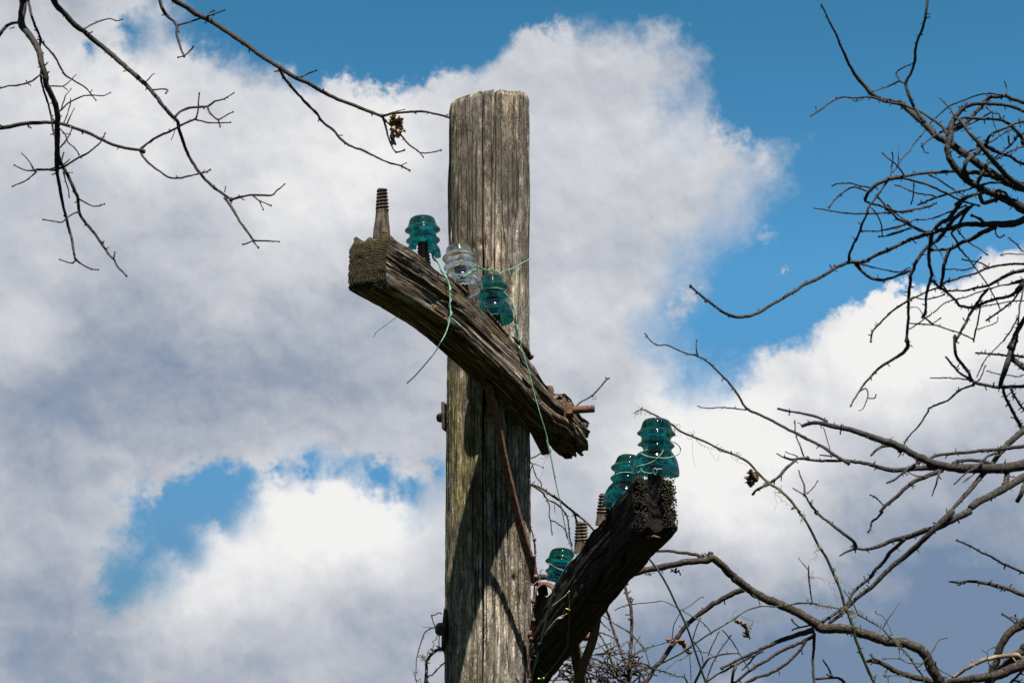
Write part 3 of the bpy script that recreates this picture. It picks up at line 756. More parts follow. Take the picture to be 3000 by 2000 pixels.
# upper arm
axA = axis(3, 10); tA = P(1236, 631, 3.515)
def cutA(ph): return 52 + 4.5 * vn(np.cos(ph) * 2.5, np.sin(ph) * 2.5, 0, 3) + 3 * vn(np.cos(ph) * 7, np.sin(ph) * 7, 0, 4) - 15 * lip(ph, 200, 34) - 40 * lip(ph, -38, 11) + 5 * lip(ph, -80, 22)
insulator(tA, axA, M['teal'], 'teal glass insulator with its whole skirt broken off to a hanging shard', cutA)
pin(tA - axA * .056, axA, [(0, .0105), (.04, .0128), (.05, .0135), (.08, .0165), (.085, .0180), (.100, .0185)], up_arm, M['pinwood'], 'wooden pin under the teal insulator without a skirt', 7)
axB = axis(6, 20); tB = P(1341, 716, 3.72)
insulator(tB, axB, M['clear'], 'clear colourless glass insulator wrapped in green wire before the pole')
pin(tB - axB * .056, axB, [(0, .0105), (.04, .0128), (.05, .0135), (.060, .0150), (.080, .0155)], up_arm, M['pinwood'], 'dark wooden pin under the clear insulator', 8)
axC = axis(4, 20); tC = P(1439, 807, 3.90)
rootC, bodyC, baseC = insulator(tC, axC, M['teal'], 'whole teal glass insulator with embossed lettering right of the clear one')
pin(tC - axC * .056, axC, [(0, .0105), (.04, .0128), (.05, .0135), (.060, .0150), (.080, .0155)], up_arm, M['pinwood'], 'wooden pin under the lettered teal insulator', 9)
# lower arm
axD = axis(-2, 7); tD = P(1924, 1222, 3.225)
def modD(ph, h, r):
    k = np.clip(lip(ph, -160, 45) + lip(ph, -112, 34), 0, 1) * sst(38.5, 40.5, h + vn(ph * 4, 0, 0, 4)) * sst(51, 49.5, h + vn(ph * 5, 0, 0, 6))
    r = r * (1 - k) + np.minimum(r, 18.5) * k
    return r
insulator(tD, axD, M['teal'], 'tall teal glass insulator with a chipped waist and wire curls on the raised mossy end', None, modD)
pin(tD - axD * .056, axD, [(0, .0105), (.04, .0128), (.05, .0135), (.060, .0150), (.098, .0150)], lo_arm, M['darkiron'], 'black wooden pin under the tall insulator on the mossy end', 10)
axE = axis(-8, 18); tE = P(1847, 1332, 3.49)
insulator(tE, axE, M['teal'], 'teal glass insulator leaning right, half hidden behind the tall one')
pin(tE - axE * .056, axE, [(0, .0105), (.04, .0128), (.05, .0135), (.060, .0150), (.085, .0150)], lo_arm, M['pinwood'], 'wooden pin under the leaning insulator', 11)
axG = axis(-4, 16); tG = P(1648, 1604, 3.80)
def cutG(ph): return 40 + 5 * vn(np.cos(ph) * 2.5, np.sin(ph) * 2.5, 0, 13) + 3 * vn(np.cos(ph) * 8, np.sin(ph) * 8, 0, 14) - 8 * lip(ph, 230, 40) - 6 * lip(ph, -60, 30)
def modG(ph, h, r): return r - 4 * np.clip(vn(np.cos(ph) * 3, np.sin(ph) * 3, h * .1, 23), 0, 1) * sst(66, 69, h) * sst(80, 76, h)
insulator(tG, axG, M['teal'], 'short broken teal glass insulator low beside the pole', cutG, modG)
pin(tG - axG * .056, axG, [(0, .0105), (.04, .0128), (.05, .0135), (.060, .0150), (.085, .0150)], lo_arm, M['pinwood'], 'wooden pin under the short broken insulator', 12)

# raised lettering pressed round the skirt of the lettered insulator
def emboss():
    cu = bpy.data.curves.new('lettering', 'FONT'); cu.body = 'HEMINGRAY'; cu.size = .0085; cu.extrude = .0006; cu.space_character = 1.15
    ob = bpy.data.objects.new('tmp_text', cu); COL.objects.link(ob)
    dg = bpy.context.evaluated_depsgraph_get(); me = ob.evaluated_get(dg).to_mesh()
    vs = np.array([v.co[:] for v in me.vertices]); fs = [tuple(p.vertices) for p in me.polygons]
    ob.evaluated_get(dg).to_mesh_clear(); bpy.data.objects.remove(ob); bpy.data.curves.remove(cu)
    x, y = ring_frame(axC); out = []
    cxm = (vs[:, 0].min() + vs[:, 0].max()) / 2
    for v in vs:
        h = 24 + v[1] * 1000; r = (float(rspl(OUT, h)) - .2) * .001 + (v[2] + .0006) * .9
        a = math.radians(-66) + (v[0] - cxm) / .036
        out.append(baseC + axC * h * .001 + (x * math.cos(a) + y * math.sin(a)) * r)
    link('embossed_lettering', out, fs, M['teal'], rootC, False)
emboss()

# splinters lifting off the top of the upper arm
for k, (pts, w0) in enumerate((([(1420, 896, 3.775), (1436, 922, 3.785), (1458, 948, 3.80), (1484, 984, 3.83)], .0052), ([(1500, 985, 3.85), (1528, 1010, 3.87), (1556, 1046, 3.90)], .0065), ([(1300, 806, 3.545), (1330, 826, 3.56), (1368, 862, 3.61)], .0045))):
    cv = catmull(np.array([P(*q) for q in pts]), 8); mb = MB(); t_ = np.linspace(0, 1, len(cv))
    tube(mb, cv + np.stack([.0012 * vn(t_ * 9, k, 0, 3)] * 3, -1), w0 * (.22 + .78 * np.sin(np.clip(t_ * 1.3, 0, 1) * 1.57)) * (1 + .3 * vn(t_ * 14, k, 0, 5)), 7)
    o_ = link('splinter', mb.v, mb.f, M['arm'], up_arm, attr=np.array([(i * .004, .01 + .004 * math.cos(i), .03 + .004 * math.sin(i * 1.7)) for i in range(len(mb.v))]))
# ------------------------------------------------------------------ branches, vines and wires
ZOOM = dict(A=(0, 0, 2.6133), B=(0, 400, 2.6133), C=(450, 0, 2.6133), D=(2250, 0, 2.6133), E=(2600, 250, 4.48), F=(2600, 600, 3.92), G=(2250, 500, 3.136),
    H=(1800, 900, 2.613), I=(2300, 1000, 3.136), J=(2300, 1500, 3.136), K=(1800, 1500, 3.137), L=(1550, 1750, 5.88), M=(1200, 1700, 5.227), N=(1540, 1300, 3.92),
    O=(1550, 1580, 6.535), Q=(1000, 500, 3.136), S=(1400, 950, 3.485), T=(1650, 1150, 3.92), X=(0, 0, 1.0))
def parse(line):
    z, r, pts = line.split('|'); r = [float(q) for q in r.split(',')]
    p = np.array([[float(q) for q in w.split(',')] for w in pts.split()]); ox, oy, s = ZOOM[z[0]]
    p = p / s + np.array([ox, oy]); return z[1:], p, np.array(r) / s
def depth_field(zc, amp, seed):
    return lambda p: zc + amp * fbm(p[:, 0] / 520., p[:, 1] / 520., 0, seed, 2)
def wiggle(cv, amp, seed):
    s = np.concatenate([[0], np.cumsum(np.linalg.norm(np.diff(cv, axis=0), axis=1))]); L = s[-1] + 1e-9
    e = np.clip(np.minimum(s, L - s) / (L * .1 + 1e-9), 0, 1)
    return cv + np.stack([vn(s / 14., seed, 0, 1) + .5 * vn(s / 5., seed, 0, 4), vn(s / 14., seed, 5, 2) + .5 * vn(s / 5., seed, 0, 5)], -1) * (amp * e)[:, None]
def grow(root, lines, zf, mat, spur=.02, seed=0, ext=None, bud=True, amp=.8, wob=.12, names=('branch', 'twig'), thick=4.2, mats={}, fat=1.08):
    """each line becomes one tapered limb with its own spurs and buds"""
    rr = random.Random(seed)
    for li, ln in enumerate([q for q in lines.strip().split('\n') if q.strip()]):
        fl, p, r = parse(ln.strip())
        if ext: p, r = ext(p, r, fl)
        cv = catmull(p, 7)
        n = len(cv); t = np.linspace(0, 1, n)
        rad = np.interp(t, np.linspace(0, 1, len(r)), r) * fat
        cv = wiggle(cv, min(amp, .35 * rad.mean() + .25), seed * 31 + li)
        z = zf(cv) + np.sin(math.pi * t) * rr.uniform(-wob, wob)
        W = np.array([P(a, b, c) for (a, b), c in zip(cv, z)]); Rw = rad / FPX * z
        Rw = Rw * (1 + (.14 if rad.max() < 5 else .07) * vn(t * n / 2.6, li, 0, 3) + .05 * vn(t * n / .9, li, 0, 8))
        mb = MB(); tube(mb, W, Rw, 10 if rad.max() > 7 else 6)
        Ts, A_, B_ = frames(W); L = np.linalg.norm(np.diff(cv, axis=0), axis=1).sum()
        if 'n' not in fl:
            for q in range(int(L * spur)):
                i = rr.randrange(1, n - 1); a = rr.uniform(0, 6.28); d = A_[i] * math.cos(a) + B_[i] * math.sin(a)
                k = Rw[i]; ln_ = min(k, .0045) * rr.uniform(1.0, 3.2) + .0012; d2 = d + Ts[i] * rr.uniform(-.8, .9); d2 /= np.linalg.norm(d2)
                p0 = W[i] + d * k * .5; e = p0 + d2 * (ln_ + k * .5); b0 = min(k * .75, .0030) * rr.uniform(.6, 1.)
                mid = (p0 + e) / 2 + rng.normal(0, ln_ * .10, 3)
                tube(mb, [p0, mid, e], [b0, b0 * .75, b0 * (rr.choice([.25, .9, .5]))], 5)
            if bud and rad[-1] < 6:
                k = Rw[-1]; ico(mb, W[-1], k * 1.5, 1, (1, 1, 1.2), .2, li)
        o = mb.build(names[0] if rad.max() >= thick else names[1], M[mats.get(fl.replace('n', ''), mat)] if fl.replace('n', '') in mats else M[mat], root)

def trunk(root, base_px, top_px, zc, r0, r1, mat, limbs=()):
    b = P(base_px, 1000, zc); tpt = P(*top_px, zc); b[2] = -.1; b[1] = tpt[1]
    k = 14; t = np.linspace(0, 1, k)[:, None]; c = b * (1 - t) + tpt * t; c[:, 0] += .05 * np.sin(t[:, 0] * 5); c[:, 1] += .04 * np.sin(t[:, 0] * 7)
    mb = MB(); tube(mb, catmull(c, 4), np.linspace(r0, r1, (k - 1) * 4 + 1) * (1 + .05 * vn(np.arange((k - 1) * 4 + 1) / 2., 0, 0, 3)), 14); mb.build('trunk', M[mat], root)
    for pts, ra, rb in limbs:
        cv = catmull(np.array([P(*q) for q in pts]), 6); m2 = MB(); tube(m2, cv, np.linspace(ra, rb, len(cv)), 10); m2.build('branch', M[mat], root)

# ---- bare tree hanging in from the upper left
zL = depth_field(4.95, .35, 3)
tl = thing('bare_tree', 'bare dark-twigged tree hanging its budded branches in from the upper left', 'tree', (*P(-1300, 1000, 5)[:2], 0))
LEFT = '''
A|28,22,20,18|180,-60 175,60 165,190 210,250 265,330 300,400 320,490 345,570 355,650 390,720 425,800 440,880 440,960 438,1050 438,1180 437,1290
B|15,12,11,8|437,245 440,290 465,430 485,540 510,640 530,720 550,780 560,850 572,920 580,945
B|7,4|580,945 560,965 520,965 455,940
B|7,4|580,940 620,975 690,1010 755,1020
B|14,11,9,6|440,130 470,210 510,280 560,390 595,470 605,560 625,620 690,700 745,770 790,840 830,900 870,940 895,990 935,1030 968,1068
B|6,4|600,475 660,510 725,535 800,517
B|7,4|600,575 540,605 470,655 420,650 330,635
B|6,5|870,940 876,915 880,885
B|6,4|487,280 505,350 520,400 530,465
A|11,9|205,-50 230,70 250,150 280,220 310,300
A|9,8|310,300 305,370 320,450 320,520 310,570 320,640 345,720 370,800 395,900 405,980 425,1060 440,1130
A|8,7,4|310,300 320,320 380,390 430,450 470,530 510,585 590,630 650,670 690,715 735,770
A|4,3|690,715 705,690
A|6,4|460,850 520,790 570,765 640,735 700,730 790,735 845,710
A|7,6|310,570 260,610 200,640 130,655 60,660 -40,690
A|4,3|200,615 210,640 235,655
A|6,3|330,665 400,658 485,660 540,615 580,575
A|4,3|485,665 515,690
A|5,3|470,840 490,770 510,720 545,680
A|5,3|490,940 520,860 540,780 540,755
A|5,3|515,945 540,890 570,830
A|6,4|460,1130 510,1070 550,990
A|6,4|405,910 450,980 500,1030 520,1090 570,1130 605,1185
A|4,3|480,1020 540,1030
A|15,12,11,10|-60,990 100,965 200,945 290,940 390,940 430,945 500,955 600,990 690,1025 790,1075 900,1120 1000,1140 1070,1150 1100,1160
A|9,7|1065,1150 1120,1105 1200,1050 1300,1005 1380,965 1440,935 1500,910
A|7,5|1500,910 1515,850 1520,780 1525,715
A|6,4|1500,918 1600,938 1700,942 1765,938
A|9,6|1075,1155 1100,1205 1170,1275 1240,1325 1300,1360 1390,1360 1500,1335 1570,1320 1610,1300
A|4,2|1340,995 1310,1075
A|22,19,17,13,11,10|390,-60 430,40 500,110 570,190 640,240 720,310 800,370 880,440 960,510 1050,590 1120,650 1180,720 1240,800 1300,870 1360,935 1370,990 1400,1080 1440,1180 1490,1270 1550,1350 1620,1420 1700,1480 1770,1530
A|9,7,5|1770,1530 1850,1505 1930,1495 2070,1495 2120,1460 2180,1410
A|6,4|1940,1500 1990,1540 2075,1575
A|5,4|1990,1545 2015,1605
B|11,8|1720,470 1780,550 1830,640 1890,720 1940,795
B|6,5|1940,795 1900,815 1860,825
B|7,4|1940,795 2050,800 2140,805
B|6,5|1940,800 1978,850
A|6,4|640,225 700,190 770,160 840,145 890,160 940,150
A|5,4|680,255 705,245
A|5,3|1115,630 1150,590 1180,565
A|6,5|1170,690 1240,682 1285,692 1270,715
A|10,8,4|1340,895 1380,855 1450,825 1540,820 1590,815 1650,775 1720,755 1790,712
A|8,6,5|1590,820 1610,870 1670,915 1720,890 1785,858
A|6,5|1670,915 1685,970
A|4,3|1720,1470 1725,1430
A|12,10,7|1205,-60 1240,60 1290,130 1350,190 1355,270 1380,360 1410,430
A|8,5|1360,195 1450,170 1540,140 1600,125 1720,78
A|5,5|1590,120 1610,95 1640,82
A|6,5|1410,430 1450,395 1480,358
A|5,5|1410,430 1362,440
C|20,18,15,11|110,-50 170,10 260,60 330,110 420,150 500,200 600,265 700,335 800,410 900,475 980,525 1080,590 1180,635 1280,695 1400,755 1520,800 1640,850 1750,890
C|9,8,7|1750,890 1830,870 1940,860 2060,855 2160,875 2290,905 2420,935 2500,965
C|9,7,5|1755,895 1780,980 1800,1060 1830,1130 1860,1165 1920,1150
C|8,6,5|1755,895 1780,930 1830,970 1890,1030 1940,1090 2000,1140 2050,1170 2130,1165 2200,1150
C|5,4|2040,1170 2065,1205
C|11,9,6|960,510 990,580 1060,670 1150,770 1240,860 1290,930 1380,1000 1420,1050 1500,1115 1600,1150 1700,1200 1800,1245 1890,1270 1960,1305
C|4,4|1890,1270 1935,1248
C|4,3|1415,1040 1445,1035
C|7,5|1130,590 1180,565 1245,540
C|4,3|1830,860 1870,850 1920,838
A|14,10|-60,330 -20,290 30,220 80,185 140,172
A|4,4|75,220 105,212
A|10,8|430,1300 370,1300 280,1300 270,1310
A|6,4|270,1305 190,1300 110,1265
A|6,3|265,1310 220,1230 165,1175
A|7,4|275,1320 200,1380 95,1428
A|6,5|380,1300 430,1280
A|9,7,5|440,1295 500,1270 580,1220 680,1165 740,1120 780,1070 805,1020
A|5,4|470,1240 488,1170
A|5,4|490,1260 530,1222
A|4,3|480,1320 555,1322
'''
grow(tl, LEFT, zL, 'barkl', .017, 1)
trunk(tl, -1300, (-1250, -900), 5.0, .16, .10, 'barkl', [
    ([(-1270, -300, 5.), (-900, -520, 5.), (-400, -480, 4.95), (-60, -260, 4.9), (69, -20, float(zL(np.array([[69., -20.]]))[0]))], .06, .0065),
    ([(-400, -480, 4.95), (-50, -420, 4.95), (100, -180, 4.92), (149, -15, float(zL(np.array([[149., -15.]]))[0]))], .035, .008),
    ([(-50, -420, 4.95), (240, -420, 4.95), (420, -180, 4.92), (492, -12, float(zL(np.array([[492., -12.]]))[0]))], .028, .0075),
    ([(300, -390, 4.95), (400, -220, 4.92), (461, -15, float(zL(np.array([[461., -15.]]))[0]))], .016, .0045),
    ([(-60, -260, 4.9), (40, -150, 4.92), (78, -15, float(zL(np.array([[78., -15.]]))[0]))], .012, .0042),
    ([(-1290, 300, 5.), (-800, 250, 5.), (-300, 360, 4.95), (-20, 379, float(zL(np.array([[-20., 379.]]))[0]))], .05, .0055),
    ([(-300, 360, 4.95), (-150, 200, 4.93), (-20, 122, float(zL(np.array([[-20., 122.]]))[0]))], .02, .005),
    ([(-300, 360, 4.95), (-150, 300, 4.93), (-12, 262, float(zL(np.array([[-12., 262.]]))[0]))], .012, .0026)])

def leaf(root, outline_px, zf, mat, folds, seed, name='dead_leaf'):
    """crumpled dry leaf: several curled flaps of real thickness"""
    mb = MB()
    for q, (x0, y0, x1, y1, wd) in enumerate(outline_px):
        n, m = 14, 9; z0 = float(zf(np.array([[x0, y0]]))[0]); v = []
        ux, uy = (x1 - x0), (y1 - y0); L = math.hypot(ux, uy); nx, ny = -uy / L, ux / L
        for i in range(n + 1):
            t = i / n; prof = math.sin(math.pi * min(1, t * .92 + .06)) ** .6 * (1 + .35 * math.sin(t * 11 + q))
            for j in range(m + 1):
                s = j / m * 2 - 1
                px = x0 + ux * t + nx * s * wd * prof + 6 * float(vn(t * 4, s * 3, q, seed)); py = y0 + uy * t + ny * s * wd * prof + 6 * float(vn(t * 4, s * 3, q, seed + 1))
                zz = z0 + folds * (float(vn(t * 3.4, s * 2.6, q * 3.1, seed + 2)) + .5 * s * s - .2) ; v.append(P(px, py, zz))
        f = [(i * (m + 1) + j, i * (m + 1) + j + 1, (i + 1) * (m + 1) + j + 1, (i + 1) * (m + 1) + j) for i in range(n) for j in range(m)]
        mb.add(v, f)
    o = mb.build(name, M[mat], root); sdm = o.modifiers.new('thickness', 'SOLIDIFY'); sdm.thickness = .0008; return o
lf = leaf(tl, [(1146, 340, 1176, 362, 8), (1150, 338, 1178, 352, 5), (1152, 352, 1168, 392, 20), (1160, 372, 1184, 386, 9), (1150, 380, 1153, 424, 8), (1163, 380, 1166, 402, 5), (1140, 352, 1160, 366, 6)], zL, 'leaf', .020, 5)
lf['label'] = 'curled tan dead leaf hanging near the branch tip'

# ---- tangled tree on the upper right
zR = depth_field(6.0, .5, 9)
def ext_right(px, py):
    def e(p, r, fl):
        if p[-1, 0] > 2985:
            d = p[-1] - p[-2]; p = np.vstack([p, p[-1] + np.array([120, d[1] / max(20, abs(d[0])) * 60]), [3300 + rng.uniform(-60, 60), p[-1, 1] * .6 + py * .4], [px, py + rng.uniform(-160, 160)]])
            r = np.concatenate([r, [r[-1] * 1.15, max(r[-1] * 1.5, 14)]])
        if p[-1, 1] > 1990 and p[-1, 0] < 2985:
            p = np.vstack([p, p[-1] + np.array([20, 120]), p[-1] + np.array([90, 420])]); r = np.concatenate([r, [r[-1] * 1.1, r[-1] * 1.4]])
        return p, r
    return e
tr = thing('bare_tree', 'tangled bare tree with curling spurred branches filling the upper right', 'tree', (*P(3620, 1000, 6.)[:2], 0))
RIGHT = '''
D|5,8,14,20,24|405,30 440,100 470,170 520,260 550,340 590,420 630,510 680,590 740,660 810,730 900,770 1010,790 1060,830 1130,890 1190,940 1240,990 1300,1050 1380,1085 1440,1130 1520,1190 1600,1250 1700,1320 1780,1370 1870,1410 1980,1440
D|8,9,11|1225,-40 1215,60 1190,200 1150,300 1130,380 1125,460 1090,570 1055,640 1075,720 1110,800 1150,870 1190,930
D|7,4|1050,640 1010,620 985,555 1050,510 1110,485
D|6,4|1010,620 900,670 800,700
D|5,7,10|325,890 380,855 430,820 500,770 570,745 640,750 720,745 800,745 900,780 1010,795 1080,820 1190,870 1280,930 1350,990 1385,1070
D|3,3|370,850 365,815
D|4,3|740,745 700,770 650,770
E|42,36,34,35,32,24,20,18|1160,1310 1050,1250 960,1160 880,1070 820,970 790,870 790,790 825,700 830,620 830,560 860,470 900,400 980,320 1080,260 1230,240 1400,245 1560,265 1700,300 1830,350
E|28,24,22,20|830,600 900,570 1000,510 1100,420 1180,330 1260,250 1340,160 1440,150 1550,140 1650,180 1830,230
E|38,40,46,52|1160,1310 1280,1380 1400,1430 1530,1490 1640,1540 1700,1568 1830,1640
E|6,10,18,24,28,30|680,165 760,240 830,310 860,380 890,430 950,460 1000,520 1060,600 1130,680 1190,740 1250,830 1310,900 1380,980 1450,1060 1530,1150 1620,1240 1700,1290 1830,1345
E|14,16,18|930,440 1000,425 1100,430 1250,440 1400,445 1500,460 1580,500 1650,560 1720,630 1770,700 1830,820
E|24,26,26,24|1230,840 1140,910 1060,970 1020,1040 1010,1110 1040,1170 1060,1240
E|26,20,17|1180,790 1280,790 1380,850 1480,890 1600,930 1700,990 1830,1050
E|7,8,9|60,1150 140,1050 200,950 290,860 370,740 470,630 550,500 640,420 740,330 820,265 1000,195 1160,135 1350,110 1500,130 1560,140
D|3,5|1810,620 1825,660 1825,725
E|11,16,18,26,30|-40,1240 100,1200 250,1190 400,1165 600,1145 800,1135 930,1125 1060,1140 1200,1145 1300,1180 1400,1185 1500,1230 1600,1290 1830,1370
G|11,14,16|890,275 900,250 930,190 990,130 1060,95 1150,70 1250,55
E|14,13,12|160,1210 300,1240 420,1275 560,1320 680,1375 800,1430 920,1490 1010,1530 1200,1580
E|9,7|540,1180 640,1220 760,1300 870,1370 960,1420 1050,1470
E|8,10|100,1310 180,1330 280,1380 400,1420 560,1440 640,1470
E|12,13,14|400,1568 500,1530 620,1480 760,1440 900,1400 1050,1370 1200,1320 1320,1285 1480,1275
E|10,9|220,1180 150,1080 70,1000 0,950 -60,890
E|8,7|40,1190 55,1080 70,960 60,880
E|16,12,9|980,490 880,520 780,570 680,630 560,700 450,800
E|7,6|460,800 480,860 500,885 535,890
E|10,9|900,600 980,560 1100,500 1200,450 1300,390 1380,350
E|9,7|1290,290 1370,350 1420,370 1460,380 1480,430
E|18,15,14|1300,760 1310,740 1330,680 1400,620 1500,580 1600,540 1700,490 1830,470
E|9,8|1300,760 1380,730 1480,660 1560,610 1600,590
E|12,9|1180,820 1050,880 940,945
E|11,10|1380,980 1400,960 1500,880 1600,800 1680,720 1740,660
E|10,9|1600,780 1590,680 1590,590
E|9,9|1430,970 1550,900 1680,840 1830,800
E|5,4|1380,360 1390,480 1430,580 1480,660 1515,720
E|22,20,18|1170,1300 1210,1220 1270,1110 1330,1010 1370,970
E|24,20,16|900,1568 1010,1490 1120,1440 1240,1410 1300,1400
E|18,18|1390,1390 1480,1380 1560,1420 1580,1500
E|26,22|1200,1340 1230,1500 1280,1540 1420,1500
E|8,7|310,1568 335,1450 345,1330 340,1240
E|5,4|140,1020 145,900 150,790
F|38,30,24,22,20,17|1660,120 1500,200 1350,225 1250,215 1100,225 950,220 840,235 740,265 620,290 500,325 400,355 250,400 130,460 0,520
X|4.6,4.6,4.4,4,3|2610,730 2560,750 2528,768 2492,768 2457,780 2428,798 2390,819 2358,832 2326,854 2288,876 2250,898 2221,917 2179,928 2144,925 2114,911 2085,890 2045,858 2023,838
F|26,18,12|1240,250 1150,290 1050,340 950,400 860,430 760,490 700,510 600,515 510,520
F|22,22,20|840,-20 760,80 700,170 620,200 560,260 520,320 500,400 490,470
F|22,21,20,18,15,14|930,30 840,100 760,170 680,270 620,350 580,400 500,450 430,510 370,600 320,680 300,740 270,800 260,900 245,1050 240,1200 238,1350 225,1480 215,1560
I|17,12,9,6|1120,-20 1125,50 1060,120 960,185 870,240 790,320 720,400 680,465 640,520 605,590
I|6,5|680,460 740,430 760,480 760,520 820,520 835,490
I|4,3|755,520 720,610 680,635
F|18,16,12|480,470 475,600 485,700 510,800 490,870 465,960 440,1080 440,1200 405,1290
F|20,18,16|720,500 680,600 650,700 640,800 625,880 610,950
F|13,14,14|505,860 580,930 640,970 720,1040 790,1100 820,1150 880,1170 960,1175 1050,1150 1150,1110 1250,1080 1400,1050 1480,1000 1590,920
F|9,9,10|0,1260 100,1190 220,1110 340,1050 450,1000 580,950
G|10,9,7|1340,1165 1310,1180 1230,1230 1130,1300 1040,1390 960,1480 945,1568
F|11,11,11|610,920 680,880 780,855 900,815 1020,785 1120,740 1200,710 1300,695 1450,680 1590,680
F|7,7|340,1070 440,1085 550,1065 650,1030
F|8,9,13,17|640,930 690,985 800,985 900,985 1000,960 1150,930 1250,880 1350,820 1450,780 1590,750
F|16,15,14|1150,970 1060,1080 990,1190 930,1290 890,1380 840,1460 780,1568
F|14,13,10,8,6|990,0 960,20 900,90 830,210 770,280 740,330 790,410 830,500 900,580 960,660 1020,740 1090,830 1150,920 1200,1010 1250,1100 1300,1210
F|6,6|250,1430 340,1370 440,1300 560,1210 650,1130 780,1090 900,1060 1000,1020 1120,980 1300,930 1450,900 1590,865
F|7,8|240,1360 400,1370 540,1380 700,1430 850,1480 980,1540
F|9,9|400,1270 460,1320 520,1370
F|6,6|530,1360 610,1300
F|4,5|210,1180 345,1180 420,1280
F|6,6|980,1210 1080,1170 1250,1140 1400,1110 1590,1100
F|10,9|1130,1330 1220,1270 1330,1190 1450,1090 1590,930
F|7,8|-40,290 120,245 230,210 300,175 420,170 560,140 680,95 800,50 900,10
F|8,9|0,350 120,310 220,285 290,250
F|9,11,12|-30,50 60,90 120,170 220,190 290,250 380,300 480,310
F|8,7|0,0 100,100 230,190
F|7,7|0,105 240,65 420,30 560,-20
F|6,5|430,330 520,430 600,540 660,660
F|8,6|800,280 870,370 960,450 1050,500 1145,575
F|8,7|1150,710 1050,660 940,640 860,625
F|7,8|1000,690 1070,605
F|7,7|670,740 760,735 860,750 1000,715
F|9,8|1075,1110 1060,1200 1040,1330 1010,1470 990,1568
F|5,5|1030,1430 1120,1400 1250,1350 1270,1290
F|12,14|400,1290 430,1260 440,1230
F|8,7|1240,280 1250,340 1290,380 1340,350
F|14,11|1110,205 1050,155 970,125
F|6,6|1380,370 1480,450 1590,550
F|5,5|1290,585 1390,560 1590,575
G|10,12,12,10|530,1130 600,1010 760,850 870,840
'''
RIGHT = '\n'.join(l for l in RIGHT.split('\n') if not l.startswith('G|10,12,12,10'))
RIGHT += '''
G|12,12,11|800,845 860,920 940,980 1040,1005 1120,990 1220,950 1320,915
G|11,9,8|750,840 745,780 780,690 830,590 870,480 910,390 930,330 990,250 1060,150 1110,80
G|8,7,6|900,185 800,150 720,180 620,260 560,340
G|7,6,5|940,155 850,140 760,118 650,120 590,140
G|8,7,5|1510,320 1400,345 1250,370 1100,385 930,395 720,390 560,365 430,345
G|8,8|890,280 980,310 1100,345 1200,380 1320,370
G|8,9,10|990,225 1060,300 1150,400 1240,470 1340,520 1480,570
G|7,6|1280,490 1180,520 1060,545 960,555 860,555
G|8,7|1300,525 1260,545 1130,590 1020,605
G|5,5|940,330 1000,400 1040,500 1050,600
G|6,5|820,855 900,870 1040,905 1200,930 1300,890
F|24,26|1620,1250 1568,1320 1500,1430 1440,1568 1400,1640
F|8,8|1590,860 1530,1100 1510,1250 1500,1400 1490,1568
F|8,8|1590,850 1480,960 1450,1040
F|8,8|1330,1568 1420,1440 1490,1300
I|26,22,16|2110,-20 2080,80 2050,180 2020,270 1990,350 1975,410
I|22,22|2070,150 2130,190 2230,260
I|7,8,9|1745,105 1900,115 2050,130 2230,142
I|12,12,13,14|2000,420 2020,500 2060,580 2110,680 2150,750 2230,840
I|9,9|2070,430 2120,520 2230,650
I|12,12,12|1560,-60 1560,60 1580,150 1640,220 1690,290 1710,340 1750,380 1850,400 1950,420 2080,415 2230,408
I|8,10,11|1475,140 1540,220 1610,290 1700,350
I|4,6|1330,335 1450,335 1600,340 1700,355
I|5,5|1780,360 1810,300 1840,225
I|5,7,9|1040,1060 1060,1030 1090,950 1140,870 1230,770 1310,650 1330,610 1420,570 1500,540 1560,480 1640,430 1730,400
I|5,4|1760,330 1830,180 1930,70 2010,-10
I|4,4|1850,270 1960,300 2050,310 2150,320 2230,300
'''
